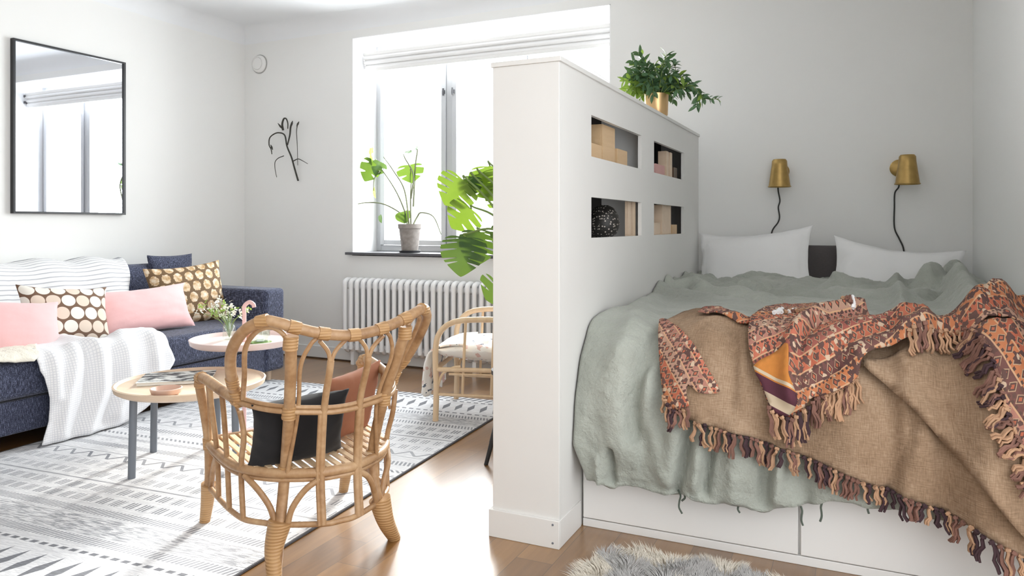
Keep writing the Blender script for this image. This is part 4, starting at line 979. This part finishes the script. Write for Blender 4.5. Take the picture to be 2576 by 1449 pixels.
pillow('cushion', 'black velvet cushion standing on the rattan armchair seat against its back', 'cushion', inch(-.090, -.205, .452), Rz @ Vector((1, .02, .03)), Rz @ Vector((0, -.32, .95)), .34, .25, .15, M['blackvelvet'], 0, .12, 0, seed=12)
pillow('cushion', 'terracotta brown cushion beside the black cushion on the rattan armchair', 'cushion', inch(.150, -.065, .475), Rz @ Vector((.85, .52, .04)), Rz @ Vector((.10, -.22, .95)), .33, .28, .09, M['terracloth'], 0, .10, 0, seed=13)

# ------------------------------------------------------------------ second rattan chair by the window
C2 = Vector((-2.245, 3.74, .0)); A2 = radians(17)
c2 = thing('rattan_chair', 'pale rattan chair with rounded hoop arms behind the divider, below the window', 'chair', C2, A2)
PR = M['palerattan']
for (y, nm) in ((0, 'side_hoop'), (.56, 'side_hoop')):
    mb = MB(); mb.tube(crom([(0, y, 0), (0.005, y, .20), (.0, y, .42), (.03, y, .53), (.12, y, .59), (.30, y, .605), (.52, y, .60)], 8), .017, 12); mb.build(nm, PR, c2)
    mb = MB(); mb.tube([(0, y, .165), (.62, y, .155)], .009, 8); mb.build('side_rung', PR, c2)
    for x in (.16, .33, .50): mb = MB(); mb.tube(crom([(x, y, .16), (x+.01, y, .40), (x+.02, y, .595)], 5), .0085, 8); mb.build('spindle', PR, c2)
    mb = MB(); mb.tube(crom([(.01, y, .20), (.04, y, .28), (.10, y, .32), (.15, y, .33)], 6), .008, 8); mb.build('arch', PR, c2)
    mb = MB(); mb.tube(crom([(.62, y, 0), (.60, y, .30), (.66, y, .62), (.70, y, .74)], 6), .016, 12); mb.build('leg', PR, c2)
mb = MB(); mb.tube([(0, 0, .31), (0, .56, .31)], .014, 10); mb.tube([(0, 0, .31), (.62, 0, .31)], .014, 10); mb.tube([(0, .56, .31), (.62, .56, .31)], .014, 10); mb.tube([(.62, 0, .31), (.62, .56, .31)], .014, 10)
mb.tube([(0.08, 0, .285), (.6, 0, .285)], .008, 8); mb.build('seat_frame', PR, c2)
mb = MB(); mb.tube(crom([(.70, 0, .74), (.72, .08, .80), (.73, .28, .83), (.72, .48, .80), (.70, .56, .74)], 6), .016, 12)
for y in (.14, .28, .42): mb.tube([(.62, y, .31), (.72, y, .81)], .009, 8)
mb.build('back_frame', PR, c2)
R2 = Matrix.Rotation(A2, 3, 'Z')
def c2p(x, y, z): return C2+R2 @ Vector((x, y, z))
pillow('seat_cushion', 'white and pink floral fleece cushion on the pale rattan chair seat', 'cushion', c2p(.29, .28, .395), R2 @ Vector((1, 0, 0)), R2 @ Vector((0, 1, 0)), .60, .54, .13, M['floral'], 0, .04, 0, seed=14, wr=.01)
pillow('cushion', 'dusty pink cushion leaning on the back of the pale rattan chair', 'cushion', c2p(.50, .27, .60), R2 @ Vector((0, 1, 0)), R2 @ Vector((.30, 0, 1)), .42, .40, .13, M['duskpink'], 0, .1, 0, seed=15)
# fleece hanging over the chair's front
fd = thing('floral_throw', 'floral fleece throw hanging over the front of the pale rattan chair', 'throw', c2p(-.03, .28, 0), A2)
mb = MB(); uvs = []
PR_ = [(.16, .452), (.04, .44), (-.035, .40), (-.06, .32), (-.068, .22), (-.072, .12)]
PP = crom([(a, b_, 0) for a, b_ in PR_], 6); nY = 26
for i, p in enumerate(PP):
    f_ = i/(len(PP)-1)
    for j in range(nY+1):
        y = -.25+.50*j/nY; lim = 1-.35*abs(nz(y*9, 2))*f_
        z = p.y if f_ < .4 else .40-(.40-p.y)*lim
        mb.v.append((p.x+.03-.022*sin(y*42)*f_-.01*crumple(y, f_, 6, 2), y*(1-.10*f_), z)); uvs.append((f_, y))
for i in range(len(PP)-1):
    for j in range(nY): a = i*(nY+1)+j; mb.f.append((a, a+1, a+nY+2, a+nY+1)); mb.m.append(0)
mb.build('throw_cloth', M['floral'], fd, smooth='full', solid=.01)

# ------------------------------------------------------------------ plants
def leaf_mesh(mb, B, T, width, tilt=0, cuts=5, holes=0, mi=0, cup=.12, cutdepth=.62, droop=.15, seed=0):
    rl = random.Random(seed); B = Vector(B); T = Vector(T); ax = (T-B); L_ = ax.length; ax.normalize()
    vw = (Vector((0, 0, EYE))-B).normalized(); n_ = (vw-ax*vw.dot(ax)).normalized(); n_ = Matrix.Rotation(tilt, 3, ax) @ n_; sd_ = ax.cross(n_)
    # outline in unit coordinates: y along axis 0..1, x half width; heart-shaped base
    def half(sg):
        pts = []; K = 110; cut = []
        for c in range(cuts): cut.append(.22+.60*(c+.5)/cuts+rl.uniform(-.02, .02))
        for k in range(K+1):
            t_ = k/K   # 0 base sinus .. 1 tip
            ang = t_*pi
            wx = sin(ang)**.75*.5*(1.18-.45*t_); yy = .10-.20*sin(min(ang*1.6, pi))*(1-t_)**1.2*1.0+t_**1.15*.92
            yy = yy if t_ > .0 else .06
            f_ = 1
            for c in cut:
                dd = abs(t_-c)/(.20/max(cuts, 1)*.5)
                if dd < 1: f_ = min(f_, 1-cutdepth*(1-dd**2))
            pts.append((sg*wx*f_, yy if f_ == 1 else yy-(1-f_)*.10*1.0))
        return pts
    Rr = half(1); Lf = half(-1)[1:-1][::-1]; poly = [Vector(p) for p in Rr]+[Vector(p) for p in Lf]
    pts = list(poly)
    for a in range(1, 12):
        for b_ in range(-6, 7):
            p = Vector((b_*.08, a*.08))
            if inside(p, poly) and min((p-q).length for q in poly) > .03: pts.append(p)
    n0 = len(poly)
    V, E_, Fc, *_ = delaunay_2d_cdt(pts, [(i, (i+1) % n0) for i in range(n0)], [], 1, 1e-6)
    vs = []
    for p in V:
        h = cup*(abs(p.x)*1.2)-droop*(p.y-.2)**2-.25*p.x*p.x+.02*sin(p.y*30)*abs(p.x)
        vs.append(B+ax*(p.y*L_)+sd_*(p.x*width*2*.5*2/1.05*.5)+n_*(h*L_))
    mb.add(vs, [tuple(f) for f in Fc], mi)
    return B
# window sill plant
sp = thing('potted_plant', 'young swiss cheese plant with thin stems in a weathered pot on the window sill', 'plant', Vector((at(1031, 627, Y=5.20).x, 5.20, WZ0+.001)))
so = Vector(sp.location); Ys = so.y
MB().lathe([(.062, 0), (.066, .01), (.088, .195), (.096, .20), (.098, .235), (.088, .235), (.08, .20), (.0, .195)], n=36, cap1=False).build('pot', M['terracotta_pot'], sp)
MB().lathe([(.085, 0), (.09, .018), (.078, .018), (.075, .006), (.0, .005)], n=36, cap1=False).build('saucer', M['darkpot'], sp)
MB().lathe([(.0, .205), (.082, .2)], n=24, cap0=False, cap1=False).build('soil', M['soil'], sp)
def spx(a, b_, dy=0): return at(a, b_, Y=Ys+dy)-so
mb = MB()
for P in ([(1032, 570), (1010, 510), (990, 470), (960, 425), (945, 400)], [(1034, 570), (1033, 500), (1035, 450), (1032, 425)], [(1028, 572), (1012, 540), (960, 512), (905, 512), (886, 525)], [(1036, 572), (1050, 545), (1060, 535), (1090, 545), (1110, 590)], [(1030, 570), (1018, 480), (990, 430), (965, 395)], [(1026, 565), (1020, 545), (1012, 535)], [(1034, 500), (1040, 440), (1020, 400), (1015, 388)], [(1040, 520), (1045, 420), (1050, 380), (1046, 372)], [(955, 430), (942, 450), (940, 480)]):
    mb.tube(crom([spx(a, b_, .03*sin(i+a)) for i, (a, b_) in enumerate(P)], 6), [.0075, .004], 6)
mb.build('stems', M['palestem'], sp)
for i, (a, b_, c, d, wd, tl, mt_, ct_) in enumerate([(945, 400, 915, 455, .17, .3, 'leafdark', 2), (960, 405, 945, 440, .14, -.6, 'leafdark', 1), (935, 368, 930, 415, .07, 1.1, 'leafyellow', 1), (1030, 410, 1035, 458, .20, .2, 'leafdark', 2), (1012, 530, 1018, 560, .12, .2, 'leafdark', 0), (884, 512, 880, 578, .13, .9, 'leafdark', 3), (940, 470, 942, 498, .05, 1.2, 'leafyellow', 0), (1012, 390, 1008, 378, .06, 1.1, 'leafgrey', 0), (1022, 385, 1034, 380, .05, 1.1, 'leafgrey', 0), (1042, 380, 1050, 370, .04, 1.1, 'leafgrey', 0), (955, 540, 958, 560, .04, .8, 'leafgrey', 0)]):
    q = MB(); leaf_mesh(q, spx(a, b_)+so, spx(c, d, -.03)+so, wd*1.25, tl, ct_, seed=i, droop=.2); q.v = [tuple(Vector(v)-so) for v in q.v]; q.build('leaf', M[mt_], sp, smooth='full')
# big monstera behind the divider, on a dark stool
stl = thing('plant_stool', 'black stool with splayed legs mostly hidden behind the divider', 'stool', (-1.53, 3.42, 0))
MB().lathe([(.16, .40), (.17, .405), (.17, .425), (.16, .43)], n=40).build('seat', M['black'], stl)
for k in range(4):
    a = radians(158+90*k); P0 = Vector((cos(a)*.26, sin(a)*.26, 0)); P1 = Vector((cos(a)*.11, sin(a)*.11, .405)); MB().tube([P0, P1], [.010, .017], 12).build('leg', M['black'], stl)
mo = thing('monstera', 'large monstera with split leaves reaching out from behind the divider', 'plant', (-1.53, 3.42, .431)); m0 = Vector(mo.location)
MB().lathe([(.10, 0), (.115, .01), (.14, .22), (.145, .24), (.135, .24), (.13, .22), (.0, .21)], n=36, cap1=False).build('pot', M['darkpot'], mo)
MB().lathe([(.0, .222), (.131, .215)], n=24, cap0=False, cap1=False).build('soil', M['soil'], mo)
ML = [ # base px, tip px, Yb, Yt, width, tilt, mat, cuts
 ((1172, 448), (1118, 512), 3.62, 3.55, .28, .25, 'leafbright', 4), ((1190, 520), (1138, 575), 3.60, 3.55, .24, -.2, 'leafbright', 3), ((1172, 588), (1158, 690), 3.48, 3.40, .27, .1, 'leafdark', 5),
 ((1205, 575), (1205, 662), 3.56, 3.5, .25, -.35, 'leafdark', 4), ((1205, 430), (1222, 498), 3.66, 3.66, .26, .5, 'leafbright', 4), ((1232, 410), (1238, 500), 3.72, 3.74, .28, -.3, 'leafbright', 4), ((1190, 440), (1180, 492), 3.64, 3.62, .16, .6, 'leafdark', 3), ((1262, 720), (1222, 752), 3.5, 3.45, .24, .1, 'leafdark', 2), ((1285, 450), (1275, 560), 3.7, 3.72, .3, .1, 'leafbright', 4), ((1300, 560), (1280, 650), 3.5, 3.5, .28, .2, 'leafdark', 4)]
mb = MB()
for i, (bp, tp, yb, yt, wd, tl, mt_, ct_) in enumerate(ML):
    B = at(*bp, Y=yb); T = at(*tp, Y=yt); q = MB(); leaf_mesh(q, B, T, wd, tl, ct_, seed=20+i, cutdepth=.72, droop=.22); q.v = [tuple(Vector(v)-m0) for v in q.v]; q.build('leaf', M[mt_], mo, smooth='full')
    s_ = Vector((random.uniform(-.03, .03), random.uniform(-.03, .03), .215)); e_ = B-m0; e2 = e_+(T-B)*.08
    mid = s_.lerp(e_, .5)+Vector((.05, .0, .14+.04*(i % 3)))
    mb.tube(crom([s_, mid, e_, e2], 8), [.008, .004], 7)
mb.build('stems', M['stem'], mo)
# plant on top of the divider
pp = at(1690, 296, Z=1.753); pp = Vector((-1.06, 4.10, 1.753))
pt_ = thing('potted_plant', 'bushy green trailing plant in a brushed brass pot on top of the divider', 'plant', (-1.02, 4.06, 1.7535)); po = Vector(pt_.location)
MB().lathe([(.058, 0), (.062, .006), (.066, .12), (.062, .12), (.058, .012), (.0, .01)], n=36, cap1=False).build('pot', M['brasspot'], pt_)
MB().lathe([(.0, .108), (.062, .105)], n=24, cap0=False, cap1=False).build('soil', M['soil'], pt_)
rp = random.Random(11); stems = MB(); fol = MB()
def leaflet(mb, p, d, L_, W_, mi, rp):
    d = d.normalized(); u = d.cross(Vector((0, 0, 1))); u = u.normalized() if u.length > .1 else Vector((1, 0, 0)); u = Matrix.Rotation(rp.uniform(-1.2, 1.2), 3, d) @ u; n_ = u.cross(d); pr = [(0, .12), (.25, .8), (.5, 1), (.75, .75), (1, .05)]
    vs = []; 
    for (t_, w_) in pr:
        c = p+d*L_*t_-n_*(.22*L_*t_*t_); vs += [c-u*W_*w_*.5+n_*W_*.18*w_, c, c+u*W_*w_*.5+n_*W_*.18*w_]
    fs = []
    for i in range(4):
        a = i*3; fs += [(a, a+1, a+4, a+3), (a+1, a+2, a+5, a+4)]
    mb.add(vs, fs, mi)
def sprig(P, nl, ll=.045, mi=0):
    C_ = crom(P, 8); stems.tube(C_, [.003, .0015], 5)
    for k in range(nl):
        f_ = .15+.85*k/(nl-1); i = min(int(f_*(len(C_)-1)), len(C_)-2); p = C_[i]; t_ = (C_[i+1]-C_[i]).normalized()
        for sg in (0, 1):
            sd_ = t_.orthogonal().normalized(); sd_ = Matrix.Rotation(k*1.9+sg*pi+rp.uniform(-.3, .3), 3, t_) @ sd_
            leaflet(fol, p, sd_+t_*.9, ll*rp.uniform(.8, 1.25), ll*.42, (1 if mi or rp.random() < .12 else 0), rp)
for k in range(52):
    a = rp.uniform(0, 2*pi); el = rp.uniform(.05, 1.35); Ls = rp.uniform(.12, .25)*(.8+.3*sin(el)); dr = Vector((cos(a)*cos(el)*.9, sin(a)*cos(el)*.75, sin(el)*.95+.1))
    s_ = Vector((cos(a)*.03, sin(a)*.03, .105)); e_ = s_+dr*Ls; mid = s_+dr*Ls*.55+Vector((0, 0, .035)); e_.z -= .03*cos(el)
    yel = 1 if (cos(a) < -.5 and el < .5) else 0
    sprig([s_, mid, e_], 7, .05, yel)
def tp(a, b_, Y): return at(a, b_, Y=Y)-po
sprig([Vector((.03, 0, .11)), tp(1735, 215, 4.0), tp(1760, 235, 3.98), tp(1772, 250, 3.96)], 8, .05); sprig([tp(1745, 220, 4.0), tp(1765, 240, 3.98), tp(1785, 248, 3.97), tp(1808, 249, 3.95)], 8, .035); sprig([tp(1748, 225, 4.0), tp(1757, 245, 3.98), tp(1752, 270, 3.97)], 6, .045)
sprig([Vector((.02, 0, .11)), tp(1698, 190, 4.1), tp(1695, 155, 4.1)], 6, .03); sprig([Vector((-.02, 0, .11)), tp(1650, 200, 4.1), tp(1648, 170, 4.1)], 5, .03)
stems.build('stems', M['stem'], pt_); fol.build('foliage', [M['leafgrey'], M['leafyellow']], pt_, smooth='full')
